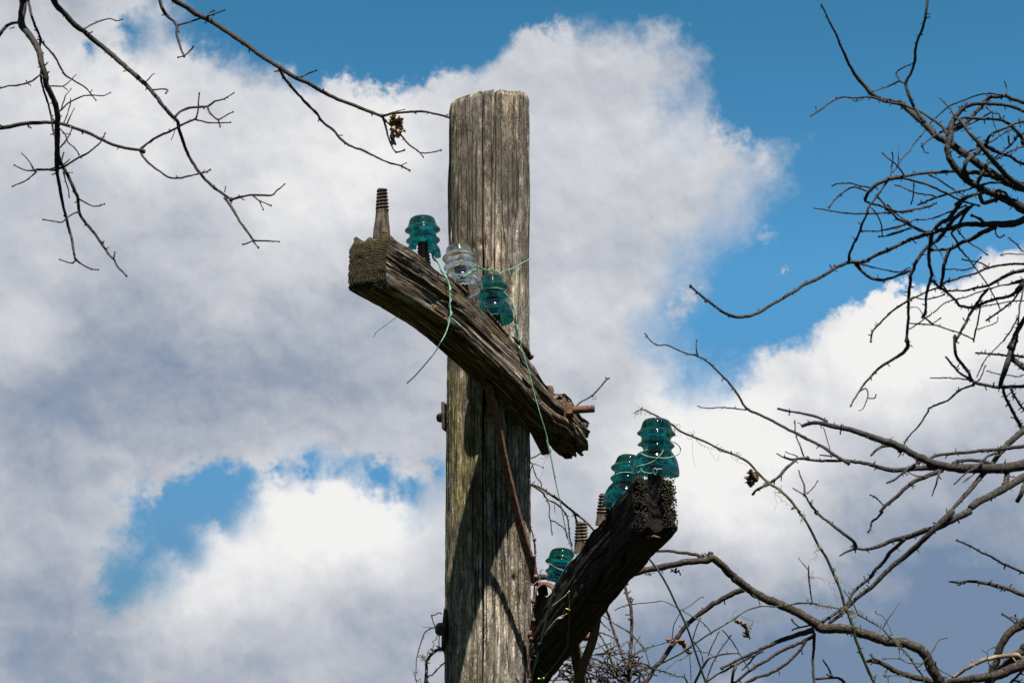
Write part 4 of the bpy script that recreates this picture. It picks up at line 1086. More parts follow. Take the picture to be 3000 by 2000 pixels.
MID = '''
H|4,5,7,9,11|230,195 280,260 330,290 400,290 500,330 560,355 640,375 720,420 800,500 870,570 940,660 1010,770 1130,830 1250,890 1400,970 1500,1020 1600,1070 1700,1140 1790,1190
H|5,4|640,370 628,320 630,255
H|5,4,3|1015,785 900,770 780,768 690,770 640,755
H|7,8,9|1250,775 1340,795 1470,820 1570,845 1620,875
I|12,16,20,24,27,28,34,38|150,780 200,760 270,745 350,755 450,780 560,800 680,835 800,875 900,910 1000,940 1100,990 1180,1040 1280,1080 1360,1120 1470,1145 1600,1165 1750,1165 1900,1170 2050,1160 2230,1130
I|9,10,13,18,22|-10,1062 60,1085 130,1075 220,1085 330,1095 450,1095 560,1095 640,1105 750,1120 850,1150 960,1180 1080,1180 1200,1165 1350,1160 1450,1150
H|9,10,10|1060,1430 1090,1395 1180,1350 1250,1300 1330,1220 1400,1160 1480,1155
H|5,6|1245,1120 1310,1150 1390,1165
H|6,4|1450,1140 1420,1060 1385,960 1380,870
H|4,4|1310,1105 1400,1140
H|4,3|1660,1150 1640,1050 1600,920
H|5,6|1575,1130 1700,1140
I|8,10,12,14|930,1300 1010,1265 1090,1200 1180,1135 1300,1085 1400,1045 1520,1030 1650,1020 1800,1005 1950,990 2080,975 2230,960
I|9,12,15|790,1045 850,985 920,960 980,960 1060,1000
I|14,18,20,24|1510,1568 1620,1450 1700,1360 1800,1240 1880,1160 1950,1060 2010,980 2080,910 2180,830 2240,780
J|12,15,19,22,24|400,1025 520,930 600,850 680,770 790,690 880,600 980,500 1080,420 1200,320 1300,220 1380,150 1460,70 1540,-10
J|6,10,16,20,24,26|500,400 570,360 640,335 720,340 800,330 900,295 1000,255 1100,235 1190,205 1290,165 1400,140 1500,90 1600,40 1700,-10
I|26,28,30|1700,1530 1780,1470 1900,1410 2050,1330 2230,1230
J|17,15,13,12|1100,245 1030,310 960,370 910,450 830,530 790,590 710,660 630,730 570,840 490,910 350,1000
I|12,16,20|870,1568 930,1500 1020,1430 1090,1360 1180,1290 1280,1245 1370,1210 1440,1180
I|5,8|780,1405 850,1445 910,1510
J|10,9,7|895,-5 850,50 800,90 785,150 765,180
I|6,7,9,10|125,1185 150,1260 175,1330 185,1410 230,1490 290,1568
I|5,6|70,1345 180,1410
I|4,4|200,1400 260,1340 300,1280
J|10,12,14,16|290,0 360,60 450,130 540,200 620,260 650,310 640,335
I|10,8,4|1420,1190 1400,1270 1350,1415
I|5,5|1130,1200 1200,1230 1280,1245
I|5,8,10|1550,1315 1650,1220 1760,1150 1850,1060 1960,1020
I|5,5|1640,1290 1780,1180 1850,1110
I|14,14|1540,1120 1600,1100 1680,1090 1800,1100 1900,1130
I|20,20|2040,1200 2030,1290 2010,1320
I|20,17|2240,1290 2195,1330 2170,1400 2130,1470
J|7,8,10|1570,255 1680,300 1800,365 1900,410 2000,470 2100,510 2230,565
J|7,11,16|1505,635 1600,645 1690,632 1830,650 1960,680 2070,710 2230,770
J|6,6|1590,670 1650,645
J|9,9|1995,935 2070,980 2125,1030 2140,1055
J|7,8|2115,940 2130,1000 2130,1045
'''
tm = thing('bare_tree', 'bare spurred tree reaching in level from the right edge between tangle and brown limb', 'tree', (*P(3500, 1000, 5.6)[:2], 0))
grow(tr, RIGHT, zR, 'barkr', .032, 2, ext_right(3560, 620), amp=.9, fat=1.2)
trunk(tr, 3620, (3560, -700), 6.0, .17, .07, 'barkr')
zM = depth_field(5.5, .35, 14)
grow(tm, MID, zM, 'barkr', .034, 3, ext_right(3420, 1450), amp=.9, fat=1.2)
trunk(tm, 3500, (3440, -300), 5.5, .13, .05, 'barkr')

# ---- old brown limb and the lower right
zK = depth_field(4.9, .2, 21)
tk = thing('bare_tree', 'old brown-barked limb bent over from behind the lower crossarm to the bottom right', 'tree', (*P(2815, 1000, 4.9)[:2], 0))
BROWN = '''
K|24,26,27,28,30,34,36,38,44|-760,600 -560,592 -300,605 -100,605 20,580 160,562 300,530 400,510 550,478 700,452 860,440 900,420 960,460 1040,540 1100,600 1180,660 1260,720 1360,780 1480,830 1600,880 1720,940 1830,1010 1880,1040
J|42,40,40,42,44,46,48|300,1045 360,1070 480,1065 600,1080 700,1110 820,1145 950,1190 1080,1200 1180,1230 1260,1280 1310,1340 1340,1420 1390,1500 1430,1568 1480,1700 1560,2300 1580,3000 1600,6700
K|10,14,19|320,360 450,355 570,365 700,380 800,405 870,432
K|26,22|870,440 890,365
K|24,21,19,18|1190,710 1100,740 1000,790 900,850 800,920 700,1000 640,1070 570,1160 500,1270 430,1360 370,1430 290,1568 220,1700
K|26,20,14,10|1830,1080 1740,1110 1640,1140 1500,1190 1400,1230 1280,1290 1150,1350 990,1430
K|10,9,7|1370,1270 1250,1330 1100,1410 950,1490 840,1568 760,1640
K|10,6|1300,1310 1240,1380 1175,1445
K|16,13,11|1840,1130 1750,1180 1600,1240 1500,1290 1400,1360 1250,1450 1100,1568 1000,1650
K|14,14|1760,1180 1700,1270 1600,1370 1500,1440 1400,1490 1300,1520 1210,1568 1150,1620
J|14,12,12|270,1110 265,1250 255,1400 270,1568 280,1640
J|12,12|290,1530 400,1520 500,1520 540,1560
J|6,10|345,1350 390,1420 425,1500
K|8,6|1630,980 1690,1050
K|7,7|1630,1085 1690,1060 1800,1035
K|14,12|1120,1390 1100,1450 1070,1600
K|5,4|720,1170 740,1100 790,970
K|5,4|860,1320 900,1220 960,1100
K|7,6,5|830,1600 900,1400 960,1290 1070,1130
K|5,5|990,1080 1080,1180 1150,1300 1240,1450
K|12,9,5|720,1600 830,1390 900,1330 1040,1300 1140,1295
K|5,4|720,1180 760,1230 800,1300 820,1400
K|4,3|640,1080 620,1060 600,1045
'''
grow(tk, BROWN, zK, 'barkb', .012, 4, amp=1.4, mats={'t': 'bare'}, wob=.05)
# shaggy clumps of lichen hanging under the limb
mb = MB(); rr = random.Random(8)
for k in range(46):
    x, y = rr.choice([(1978, 1672), (1972, 1668), (1985, 1675), (1905, 1680)]); p = P(x + rr.gauss(0, 6), y + rr.gauss(0, 4), 4.86); ico(mb, p, rr.uniform(.0012, .0032), 1, (1, 1, 1), .4, k)
mb.build('lichen', M['moss'], tk)
tq = thing('bare_tree', 'thick dark crossed limbs and a stripped tan one in the bottom right corner', 'tree', (*P(3350, 1000, 5.)[:2], 0))
CORNER = '''
J|34,32,30,28|2230,1010 2195,1030 2130,1060 2060,1110 2000,1190 1960,1290 1940,1380 1900,1470 1880,1568 1860,1660
J|34,34,32|2240,1230 2195,1270 2130,1310 2040,1390 1980,1440 1900,1530 1840,1600
J|42,38,30,24|2240,1375 2195,1395 2080,1440 1950,1490 1800,1520 1650,1540 1500,1555 1400,1575
Jt|13,16,19,21|1540,1525 1640,1450 1750,1390 1870,1345 2000,1320 2120,1310 2230,1365
J|14,20,24,27|750,1365 800,1365 870,1380 930,1410 1000,1450 1080,1480 1180,1510 1300,1540 1400,1572
J|12,13|790,1305 830,1350 890,1385
J|12,10|2070,1568 2140,1500 2190,1440 2230,1400
J|10,9|2080,1540 2140,1550 2200,1568
'''
def ext_c(p, r, fl):
    if p[0, 0] > 2995: p = np.vstack([[3300, 1950 + rng.uniform(-80, 80)], [3120, p[0, 1] * .6 + 760], p]); r = np.concatenate([[r[0] * 1.5, r[0] * 1.2], r])
    elif p[-1, 0] > 2995: p = np.vstack([p, [3120, p[-1, 1] * .6 + 760], [3300, 1960]]); r = np.concatenate([r, [r[-1] * 1.2, r[-1] * 1.4]])
    return p, r
zQ = depth_field(5.15, .2, 27)
grow(tq, CORNER, zQ, 'barkb', .018, 5, ext_c, amp=1.4, mats={'t': 'bare'}, wob=.04)
trunk(tq, 3400, (3330, 300), 5.15, .12, .05, 'barkb')

# ---- vines
def down(p, r, fl):
    if p[-1, 1] > 1985:
        p = np.vstack([p, p[-1] + np.array([10, 150]), [p[-1, 0] + rng.uniform(-60, 60), 2600], [p[-1, 0] + rng.uniform(-90, 90), 3150]]); r = np.concatenate([r, [r[-1] * 1.1, r[-1] * 1.3]])
    return p, r
def coil(mb, pts, z, rad, turns, cr, taper=1):
    """springy tendril about a path given in photo pixels"""
    cv = catmull(np.array(pts, float), 24); t = np.linspace(0, 1, len(cv)); n = int(turns * 14); tt = np.linspace(0, 1, n)
    c = np.stack([np.interp(tt, t, cv[:, k]) for k in range(2)], -1); ph = tt * turns * 2 * math.pi
    env = np.sin(math.pi * np.clip(tt * .9 + .05, 0, 1)) ** .5
    W = np.array([P(c[i, 0] + cr * env[i] * math.cos(ph[i]), c[i, 1] + cr * env[i] * .8 * math.sin(ph[i]), z + .004 * env[i] * math.sin(ph[i] + 1)) for i in range(n)])
    tube(mb, W, np.linspace(rad, rad * .5, n) / FPX * z, 4)
def curl(mb, x, y, z, size, rad, seed):
    rr = random.Random(seed); a = rr.uniform(0, 6.3); n = 26; tt = np.linspace(0, 1, n); tw = rr.uniform(4, 9) * rr.choice([-1, 1])
    W = np.array([P(x + size * (t * math.cos(a) + .35 * math.cos(tw * t + a)), y + size * (t * math.sin(a) + .35 * math.sin(tw * t + a)), z + .012 * t * math.sin(5 * t + a)) for t in tt])
    tube(mb, W, rad / FPX * z, 4)
z4 = depth_field(4.15, .12, 31)
v1 = thing('climbing_vine', 'long green vine with coiled tendrils arching down to the right from the tall insulator', 'vine', (*P(2560, 1000, 4.2)[:2], 0))
grow(v1, '''
H|4,7,8,8,9,9,10|170,795 220,782 310,825 430,890 500,945 600,990 720,1040 820,1090 950,1140 1040,1200 1110,1280 1190,1350 1270,1400 1350,1480 1420,1568
J|10,11,12,12,13,13|120,-10 190,80 250,190 310,310 380,420 460,600 510,720 545,850 590,960 620,1050 645,1150 690,1270 740,1390 800,1530 815,1568
''', z4, 'vineg', .012, 6, down, amp=.5, wob=.03, bud=False)
mb = MBS()
for x, y, k in ((1866, 1208, 5), (1880, 1200, 4), (1982, 1258, 6), (2032, 1275, 4), (2110, 1320, 6), (2160, 1338, 6), (2240, 1415, 6), (2284, 1438, 6), (2355, 1513, 6), (2402, 1602, 5), (2452, 1695, 6), (2478, 1778, 8), (2490, 1800, 7)):
    z = float(z4(np.array([[x, y]]))[0])
    for q in range(k): curl(mb, x, y, z - .006, random.Random(x + q).uniform(7, 17), .62, x * 7 + q)
for pts, turns, cr in (([(2032, 1280), (2050, 1300), (2075, 1312), (2105, 1318)], 8, 3.5), ([(2110, 1320), (2140, 1332), (2150, 1345), (2190, 1365)], 3, 3), ([(2268, 1440), (2290, 1465), (2310, 1480), (2330, 1500)], 4, 4),
    ([(2400, 1604), (2385, 1620), (2396, 1632), (2375, 1636), (2390, 1644)], 3, 5), ([(2460, 1700), (2475, 1720), (2468, 1745), (2485, 1765)], 4, 4), ([(2372, 1690), (2420, 1700), (2445, 1735), (2455, 1775)], 5, 2.5)):
    coil(mb, pts, float(z4(np.array([pts[0]], float))[0]), .7, turns, cr)
for pts in ([(2030, 1290), (2028, 1320), (2036, 1368)], [(1990, 1262), (1993, 1275), (1990, 1283)], [(2078, 1318), (2092, 1340), (2104, 1348), (2106, 1330)], [(2267, 1445), (2275, 1470), (2267, 1500)]):
    W = [P(x, y, 4.15) for x, y in catmull(np.array(pts, float), 6)]; tube(mb, W, .38 / FPX * 4.15, 4)
mb.build('tendril', M['tendril'], v1)
lf = leaf(v1, [(2222, 1396, 2186, 1416, 13), (2196, 1378, 2216, 1402, 8), (2218, 1396, 2184, 1400, 9), (2205, 1400, 2200, 1420, 9)], depth_field(4.13, 0, 1), 'darkleaf', .018, 9); lf['label'] = 'shrivelled dark brown leaf clinging to the vine'
v2 = thing('climbing_vine', 'thin green vine rising left to right across the brown limb, then down', 'vine', (*P(2690, 1000, 4.5)[:2], 0))
z5 = depth_field(4.55, .15, 36)
grow(v2, '''
K|8,7,7,6,6|120,1500 200,1470 400,1400 600,1300 750,1200 890,1105 1000,1040 1100,980 1200,910 1340,865 1480,865 1600,850 1720,830 1882,850
J|6,6,7,7,8|60,845 240,830 350,860 520,890 650,930 780,1000 880,1060 960,1140 1050,1230 1130,1310 1210,1430 1280,1568
J|5,4|250,830 230,720 215,600 215,490
J|4,3|210,525 160,470 125,420
J|5,4|660,920 620,830 540,720
J|4,3|900,1060 960,960 1010,890 1040,840
J|4,3|990,1130 940,1020 890,950 840,930 832,905
J|5,4|1200,1430 1270,1380 1370,1250 1410,1180 1490,1150
J|6,5|1270,1390 1130,1380 1050,1345 900,1345
J|5,4|1050,1340 1050,1250
J|6,6|1380,1370 1400,1430 1540,1510
J|5,4|900,1500 1070,1500 1150,1530
J|5,4|930,1450 920,1510 950,1560
J|4,4|1920,1600 1890,1480 1870,1380 1860,1290 1890,1250 1940,1240
J|4,3|1860,1295 1810,1265
K|4,3|1820,830 1800,680 1785,500
K|4,4,5|0,900 80,865 200,840 330,830 450,815 560,870 640,910 740,970 830,1030 890,1105
K|4,3|600,910 700,855 780,790 820,778
K|4,4|600,930 560,1010 540,1060 530,1160
K|6,5|0,1025 70,1060 140,1110 200,1170 270,1250 300,1320 320,1410
K|4,4|160,1310 280,1250 400,1220 500,1185
K|6,7,8|330,1430 370,1440 470,1465 560,1500 670,1568
K|4,3|1340,860 1320,800 1270,755
K|3,3|690,1290 700,1420 705,1568
K|4,3|660,1290 780,1275 870,1300 910,1325
K|3,3|700,1290 640,1340 560,1370 480,1440
''', z5, 'vineg', .03, 7, down, amp=.7, wob=.04)
mb = MBS()
for x, y, k in ((2150, 1812, 4), (2196, 1836, 5), (2400, 1770, 6), (2430, 1780, 6), (2468, 1786, 6), (2510, 1800, 7), (2580, 1835, 5), (2630, 1880, 4), (2018, 1895, 4), (2376, 1690, 3), (2370, 1760, 3)):
    for q in range(k): curl(mb, x, y, float(z5(np.array([[x, y]]))[0]), random.Random(x * 3 + q).uniform(8, 20), .6, x * 5 + q)
coil(mb, [(2172, 1803), (2185, 1812), (2205, 1818), (2238, 1822)], 4.55, .7, 6, 4); coil(mb, [(2375, 1690), (2408, 1695), (2430, 1722), (2450, 1760)], 4.5, .6, 3, 3)
mb.build('tendril', M['tendril'], v2)
leaf(v2, [(2152, 1818, 2170, 1822, 4), (2170, 1822, 2190, 1838, 5), (2186, 1836, 2190, 1856, 4), (2180, 1856, 2196, 1866, 4)], depth_field(4.53, 0, 1), 'darkleaf', .012, 12)
lf = leaf(v2, [(1953, 1873, 1982, 1878, 4), (1978, 1876, 2006, 1880, 5), (1998, 1880, 2008, 1900, 5), (2005, 1895, 2022, 1912, 5)], depth_field(4.53, 0, 1), 'redleaf', .012, 11); lf['label'] = 'narrow reddish dead leaf lying on the stem'

# grape vine behind and beside the pole
v3 = thing('climbing_vine', 'brown grapevine reaching right from behind the pole beneath the upper crossarm', 'vine', (*P(1480, 1000, 4.3)[:2], 0))
z3 = depth_field(4.20, .05, 41)
grow(v3, '''
N|12,13,14,13,12,11|-40,470 50,465 110,480 180,510 270,570 380,640 480,725 560,790 650,860 720,920 800,1010 850,1080
N|10,11|500,740 560,800 585,900
N|11,9,8,7|60,465 180,545 220,600 260,640 340,680 400,730 445,780 480,850 495,950 500,1040 530,1160
N|6,5|240,640 275,720 270,820 285,880 295,960 305,1040
N|6,6|285,875 350,900 430,960 465,1010 470,1060 520,1170 550,1250
N|6,6|0,150 45,195 85,260 120,375 175,450 180,490
N|5,4|85,230 150,245 205,275
N|5,5|85,250 60,290 45,320 30,350
N|4,3|330,700 340,790
''', z3, 'vineb', .05, 8, amp=.8, wob=.03)
grow(v3, '''
N|8,8,7|20,165 45,165 100,150 160,115 200,95 235,80
''', z3, 'vineg', .0, 9, amp=.4, wob=.0, names=('shoot', 'shoot'))
mb = MBS()
for q in range(7): curl(mb, 1597 + q * 2, 1325 + (q % 3) * 4, 4.18, 14, .6, 90 + q)
tube(mb, [P(x, y, 4.18) for x, y in catmull(np.array([(1604, 1340), (1592, 1360), (1590, 1385), (1582, 1400), (1576, 1418)], float), 5)], .4 / FPX * 4.2, 4)
mb.build('tendril', M['tendril'], v3)
v4 = thing('climbing_vine', 'reddish knotted vine stem climbing the right edge of the pole', 'vine', (*P(1560, 1000, 3.86)[:2], 0))
grow(v4, '''
N|6,6,8,9,10|45,400 50,580 46,760 50,900 70,1000 100,1150 110,1280 110,1400 100,1568
O|14,16,14,13|80,0 115,120 110,300 125,500 130,680 110,850 90,1050 70,1170 75,1400 85,1540
L|12,11,10|75,380 60,550 45,700 40,800 20,900 10,1100 5,1400 5,1470
''', depth_field(3.79, .0, 1), 'viner', .03, 10, down, amp=.8, wob=.0)
mb = MBS()
for x, y in ((1564, 1628), (1566, 1580), (1570, 1688), (1560, 1760), (1563, 1815), (1556, 1870)): ico(mb, P(x, y, 3.785), .0042, 2, (1, 1, 1.1), .2, x)
tube(mb, [P(x, y, 3.77) for x, y in catmull(np.array([(1536, 1712), (1540, 1704), (1550, 1705), (1562, 1712), (1575, 1703), (1578, 1714)], float), 6)], .0014, 5)
mb.build('knot', M['viner'], v4)
v5 = thing('vine_shoot', 'single green vine shoot sticking up behind the bare bolt end', 'vine', tuple(P(1682, 1200, 4.1)))
grow(v5, '''
S|9,8,8,9|940,930 985,860 1040,800 1130,750 1170,725
S|8,7,8|1170,725 1250,640 1290,590 1320,555
S|6,6|1320,555 1338,550
S|4,3|1305,555 1303,535
''', depth_field(4.08, 0, 1), 'vineg', .01, 11, amp=.4, wob=0)
mb = MBS(); tube(mb, [P(x, y, 4.07) for x, y in catmull(np.array([(1736, 1158), (1744, 1160), (1746, 1167), (1740, 1170), (1735, 1166)], float), 5)], .0007, 4); mb.build('tendril', M['tendril'], v5)
v6 = thing('climbing_vine', 'yellow-green shoot lying on the dark side of the lower crossarm', 'vine', (*P(1590, 1000, 3.4)[:2], 0))
zS = lambda p: 3.50 + (p[:, 1] - 1735) / 265. * .22
grow(v6, '''
L|9,10,11,12,14|690,0 692,200 690,400 670,700 660,840 560,1000 400,1210 270,1380 220,1470
L|10,8|660,840 700,850 740,870
''', zS, 'vineg', .0, 12, down, amp=.3, wob=0)
grow(v6, '''
O|10,9,12|765,1000 772,1100 775,1180 770,1250 768,1345
O|14,10|765,1020 768,990
O|12,8|765,1350 740,1330 712,1322
L|16,10|270,1380 220,1390 165,1395
''', zS, 'bud', .0, 13, amp=.3, wob=0, names=('bud', 'bud'))
grow(v6, '''
O|6,6|740,1010 730,1040 700,1070 600,1150 520,1210 440,1265
O|6,6|745,1410 700,1430 640,1490 530,1515 480,1568
L|6,6|590,300 480,365 400,450 330,530 280,600 270,640
''', lambda p: 3.47 + (p[:, 1] - 1735) / 265. * .22, 'paletend', .0, 14, amp=.5, wob=0, names=('dry_stalk', 'dry_stalk'), bud=False)
v7 = thing('climbing_vine', 'dark vine looping off the bolt head on the left side of the pole', 'vine', (*P(1247, 1000, 3.95)[:2], 0))
grow(v7, '''
M|8,8,9,8|490,515 475,495 440,492 410,515 370,527 335,530
M|8,8,9|335,530 350,610 370,665 395,712
M|8,9,9,7,6,6,5|395,712 350,725 300,745 235,790 200,870 170,960 140,1060 120,1140 105,1200 95,1380 85,1470 95,1530 112,1600
M|4,4|205,711 350,715
M|26,24,22,21,21|580,1005 520,1030 460,1045 390,1080 330,1130 290,1180 260,1230 255,1400 245,1600 240,1660
M|9,10|560,1230 520,1265 430,1350 350,1440 260,1550
M|8,8|455,830 450,950 465,1040
M|5,4|95,1500 130,1540 175,1555
M|4,4|100,1168 160,1168
''', depth_field(3.98, 0, 1), 'darkiron' if False else 'vineb', .02, 15, down, amp=.7, wob=0)
mb = MBS()
for a, b, k in ((1241, 1926, 7), (1236, 1922, 5), (1217, 1968, 6)):
    for q in range(k): curl(mb, a, b, 3.96, 9, .75, a + q * 3)
tube(mb, [P(1200 + x / 5.227, 1700 + y / 5.227, 3.97) for x, y in catmull(np.array([(440, 840), (408, 850), (412, 890), (350, 930), (372, 962), (350, 1030), (285, 1075), (262, 1150), (200, 1160)], float), 6)], .0011, 5)
mb.build('tendril', M['tendril'], v7)

# ---- thicket at the foot, between pole and lower crossarm
th = thing('vine_thicket', 'tangled brown thicket of knotted stems behind the lower crossarm at the bottom edge', 'shrub', (*P(1790, 1000, 4.6)[:2], 0))
zT = depth_field(4.5, .18, 51)
grow(th, '''
L|22,24,26,27,28,30,32|1640,-290 1660,-160 1700,0 1740,100 1760,230 1770,400 1760,560 1765,720 1755,880 1740,1040 1750,1200 1740,1350 1730,1500
L|20,22,24,26|1200,-60 1300,130 1350,260 1400,420 1450,560 1500,700 1560,880 1620,1020 1670,1150 1710,1260
L|12,11,9|1180,600 1280,605 1380,650 1450,690
L|9,9,10|1465,700 1465,830 1450,860 1350,990 1260,1150 1200,1250
L|11,9|1060,890 1080,900 1150,875 1280,820 1410,780
L|10,9|1060,890 900,970 820,1010
L|14,14,13|480,1110 620,1030 740,1000 900,1000 1040,1010 1150,1060 1280,1120 1400,1190 1540,1220 1620,1290 1700,1330
L|11,10|490,1115 600,1090 700,1040 780,1000
L|10,10|280,1420 450,1420 600,1410 780,1410 900,1400
L|14,13|1820,1220 1900,1270 1950,1350 1990,1470
L|13,14|580,1400 600,1290 680,1180 780,1090
L|14,16|980,1260 1010,1300 1050,1400 1070,1500
L|14,16|940,1340 980,1400 1010,1500
L|12,13|1150,1340 1170,1400 1180,1500
L|12,12|1280,1200 1380,1290 1440,1330 1560,1340 1680,1330
L|13,12|1000,1220 1100,1190 1230,1200 1300,1270 1440,1330
L|11,12|1490,1380 1510,1300 1500,1260
L|12,12|700,1470 800,1340 900,1230 1000,1180 1060,1190
L|12,12|1240,1360 1380,1380 1500,1360 1680,1400
L|10,11|1440,1300 1560,1440 1660,1460
L|11,10|400,1230 405,1300 390,1350
L|12,12|870,1040 960,1090 1080,1160 1180,1260
L|12,12|640,1200 720,1190 780,1140
L|10,9|1800,1050 1880,1130 1960,1180 2060,1200
L|13,16|1790,1090 1810,1160 1700,1270
L|10,9|1390,800 1440,880 1500,980
L|10,9|1200,330 1260,440 1330,510 1390,560
L|8,8|1350,210 1250,320 1210,420 1200,520
L|12,12|1520,1040 1520,1120 1540,1220
''', zT, 'thicket', .022, 16, down, amp=.9, wob=.08, names=('stem', 'twig'), thick=2.6)
grow(th, '''
L|10,9,8,7|1200,260 1350,360 1500,470 1600,530 1720,590 1800,660 1900,770 1980,870 2030,1000 2070,1190
L|16,18,21|1100,420 1150,480 1210,620 1280,740 1330,830 1380,960 1420,1090 1450,1200 1480,1330
L|9,9,9|1000,1010 1080,990 1300,980 1400,960 1500,1040 1650,1090 1800,1120 1900,1160 2060,1200 2352,1270
L|7,7|470,1130 520,1250 580,1380
L|10,9|1000,1060 1100,1180 1200,1300 1300,1480
L|8,8|820,840 900,930 1000,1040 1150,1230
L|7,7|560,1300 480,1400 420,1480
L|7,6|1180,780 1280,880 1330,920
''', zT, 'vineg', .015, 17, down, amp=.7, wob=.08, names=('stem', 'twig'), thick=2.6)
rr = random.Random(77); ls = []
for k in range(80):
    x = rr.uniform(1640, 1880); y = rr.uniform(1915, 2000); a = rr.uniform(-.5, .6) + rr.choice([0, 0, math.pi]); L = rr.uniform(30, 110); pts = []
    for q in range(5):
        pts.append('%.1f,%.1f' % (x, y)); a += rr.uniform(-.7, .7); x += math.cos(a) * L / 4; y += math.sin(a) * L / 4
    ls.append('X|%.2f,%.2f|' % (rr.uniform(1.5, 3.0), rr.uniform(.9, 1.9)) + ' '.join(pts))
grow(th, '\n'.join(ls), zT, 'thicket', .03, 18, amp=1.2, wob=.2, names=('stem', 'twig'), thick=2.6)
mb = MBS()
for k in range(48): curl(mb, rr.uniform(1650, 1900), rr.uniform(1860, 1990), 4.5 + rr.uniform(-.1, .1), rr.uniform(8, 22), .6, k)
mb.build('tendril', M['tendril'], th)

# ------------------------------------------------------------------ wires
def wire(name, label, lines, zf, mat, twist=(), group='line wires'):
    """lines in zoom notation; twist: index -> (helix radius px, pitch px) for a thin wire wound about it"""
    mb = MB(); first = None
    for i, ln in enumerate([q for q in lines.strip().split('\n') if q.strip()]):
        fl, p, r = parse(ln.strip()); cv = catmull(p, 10); t = np.linspace(0, 1, len(cv))
        z = zf(cv, fl); W = np.array([P(a, b, c) for (a, b), c in zip(cv, z)]); rad = np.interp(t, np.linspace(0, 1, len(r)), r) * 1.22 / FPX * z
        tube(mb, W, rad, 8)
        if first is None: first = W[0]
        if 'w' in fl:
            s = np.concatenate([[0], np.cumsum(np.linalg.norm(np.diff(W, axis=0), axis=1))]); n = max(12, int(s[-1] / .0016)); q = np.linspace(0, s[-1], n)
            W2 = np.stack([np.interp(q, s, W[:, k]) for k in range(3)], -1); T, A, B = frames(W2); ph = q / .029 * 2 * math.pi
            hr = .0025; ph = ph + .8 * vn(q * 30, i, 0, 4)
            tube(mb, W2 + A * (hr * np.cos(ph))[:, None] + B * (hr * np.sin(ph))[:, None], .00115, 6)
    root = mb.build(name, M[mat]); tag(root, label, 'wire', group); return root
def zc(v): return lambda p, fl: np.full(len(p), v)
def zl(axis_, a, za, b, zb): return lambda p, fl: np.interp(p[:, axis_], [a, b], [za, zb])
def loop(mb, base, ax, h, r, a0, a1, rad):
    x, y = ring_frame(ax); aa = np.radians(np.linspace(a0, a1, 50))
    tube(mb, np.array([base + ax * (h + .0006 * math.sin(3 * q)) + (x * math.cos(q) + y * math.sin(q)) * r for q in aa]), rad, 8)
# hanging pair in front of the arm
wire('twisted_wire', 'pale green twisted wire hanging over the upper crossarm below the clear insulator', '''
Qw|4.2,4.2|812,640 817,700 822,745 850,800 890,850 905,890 935,930 955,975 985,1020 995,1080 1000,1140 998,1200 1003,1260 1003,1320 990,1400
Q|4.4,4.4|990,1400 960,1490 918,1568 850,1680 760,1790 680,1880 602,1953
Q|3.4,3.4|1004,1350 1040,1372 1070,1400 1095,1428
Q|3.6,3.6|800,930 835,915 880,935 930,985 960,1010 990,1040 1000,1080
''', lambda p, fl: 3.40 + .03 * sst(760, 930, p[:, 1]) - .06 * sst(900, 1120, p[:, 1]) if False else np.interp(p[:, 1], [700, 780, 830, 930, 1000, 1125], [3.52, 3.51, 3.50, 3.47, 3.44, 3.46]), 'patina')
wb = wire('tie_wire', 'pale green tie wire looped round the clear insulator and reaching past the pole', '''
Qw|3.6,3.6|1000,1025 1040,1008 1080,990 1160,950 1240,905 1253,888
Q|3.4,3.4|1253,888 1250,872 1236,866 1222,872
Qw|3.6,3.6|1236,866 1270,893 1320,915 1380,915 1440,945
Qw|3.6,3.6|1440,945 1500,925 1540,912
Q|3.8,3.8|1540,912 1600,885 1660,850 1742,805
Q|3.6,3.6|1500,930 1530,940 1560,957 1580,955 1610,930 1655,882
''', lambda p, fl: np.interp(p[:, 0], [1319, 1360, 1392, 1420, 1460, 1556], [3.60, 3.595, 3.62, 3.70, 3.77, 3.81]), 'patina')
mb = MB(); loop(mb, tB - axB * .1016 * ISC, axB, .0658, .0287, -10, 200, .00125)
mb.build('groove_loop', M['patina'], wb)
wc_ = wire('tie_wire', 'pale green wire from the lettered insulator down past the bolt to the lower arm', '''
Qw|3.6,3.6|1490,1118 1520,1140 1560,1200 1590,1280 1600,1350 1610,1430 1630,1510 1640,1568
Sw|4.2,4.2|385,0 400,50 415,100 428,180
S|4.4,4.4,4.6|428,180 445,240 470,320 520,480 580,720 640,930 690,1090 730,1270 790,1568
N|5,5|240,-50 250,0 290,160 340,420 400,680 440,880 480,1060 520,1170 560,1290 590,1380
S|3.6,3.6|425,184 450,186 495,195
''', lambda p, fl: np.interp(p[:, 1], [850, 900, 1020, 1200, 1400, 1660], [3.825, 3.825, 3.82, 3.80, 3.80, 3.82]), 'patina')
mb = MB(); loop(mb, baseC, axC, .0658, .0287, -165, -2, .00125); mb.build('groove_loop', M['patina'], wc_)
wire('wire_end', 'short cut end of green wire poking out under the upper crossarm', '''
Q|3.6,3.6|560,1310 490,1355 390,1430 340,1465 312,1495 295,1527
''', zc(3.50), 'patina')
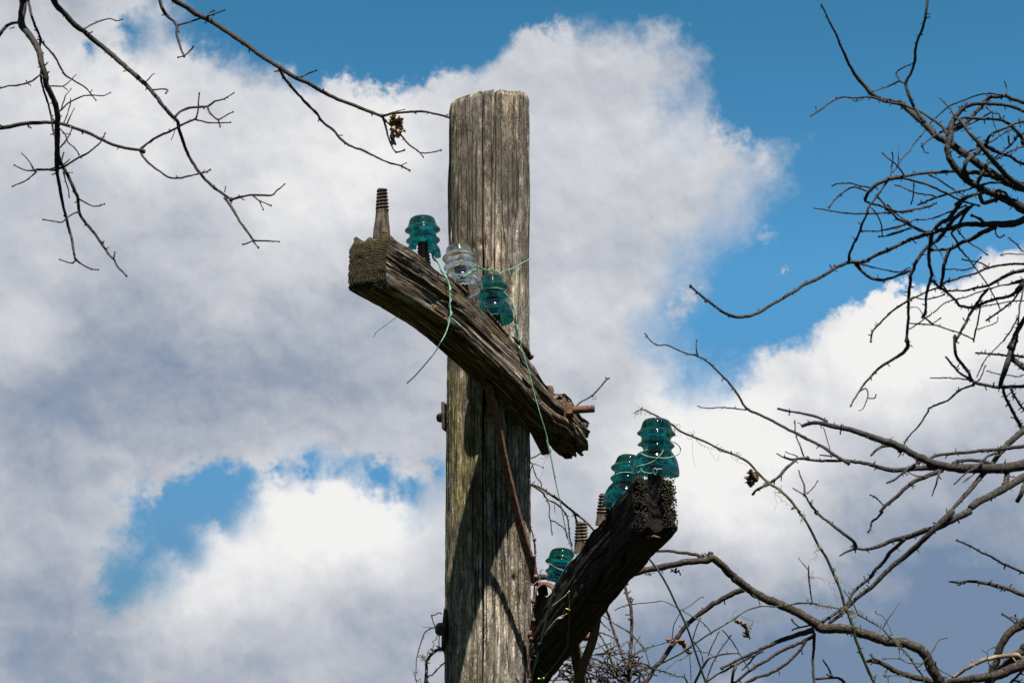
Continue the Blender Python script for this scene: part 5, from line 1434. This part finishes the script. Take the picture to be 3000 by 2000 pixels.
wire('tie_wire', 'bright green wire curled round the tall insulator on the mossy end', '''
T|5,5|965,650 920,668 885,680 900,700 930,715 1000,738 1100,748 1200,748 1290,722 1335,695 1348,650 1325,605 1280,572 1225,555
T|5.5,5.5|1150,660 1125,705 1085,745 1050,780 960,820 870,840 828,868 825,900 850,917 885,905
T|5,5|890,870 905,895 935,915 1000,925 1030,915 1032,888 1045,872
T|5,5|1040,905 1035,880 1052,868 1075,885 1070,925 1050,938 1042,915
T|5,5|1072,892 1090,876 1135,875
''', lambda p, fl: np.interp(p[:, 0], [1855, 1870, 1925, 1975, 1995], [3.19, 3.165, 3.15, 3.165, 3.20]) + np.where((p[:, 1] < 1305) & (p[:, 0] > 1965), .02, 0), 'patina')
we = wire('tie_wire', 'green wire round the waist of the leaning insulator behind the tall one', '''
T|4,4|600,940 640,922 700,912 785,915
''', zc(3.405), 'patina')
wire('tie_wire', 'dark wire stub across the short broken insulator', '''
O|9,9|350,460 400,470 500,530 620,580 710,610
''', zc(3.74), 'bluewire')
wire('wire_hook', 'small dark hooked wire left of the short broken insulator', '''
O|8,8|290,570 240,575 215,630 205,730 212,790 180,880 150,840 110,815 85,812
''', zc(3.88), 'bluewire')
wire('loose_wire', 'blue-green wire running down the dark side of the lower crossarm', '''
O|18,18,19|1085,165 1050,190 900,320 740,500 620,700 530,850 470,1010 430,1150 380,1350 330,1560
L|17,17,19|420,-60 400,0 350,180 290,430 240,650 200,820 130,1050 60,1280 20,1470 -20,1650
L|6,6|150,790 200,782 250,780 350,785 440,815
L|6,6|160,860 180,890 220,860 240,810
L|6,6|90,1000 150,1000 190,985 210,950 205,930
L|6,6|60,1180 120,1130 190,1060 195,1030
L|5,5|140,1235 190,1250 240,1290 275,1340
''', lambda p, fl: np.interp(p[:, 1], [1600, 1640, 1735, 2030], [3.56, 3.54, 3.60, 3.93]), 'bluewire')
wire('loose_wire', 'blue-green wire arching down right from behind the lower crossarm', '''
K|8,8,8.5|180,310 240,360 280,400 330,440 420,560 500,700 560,830 620,950 680,1090 740,1270 800,1450 840,1568 870,1720 900,2400
''', lambda p, fl: np.interp(p[:, 1], [1600, 2000], [3.5, 3.7]), 'bluewire')
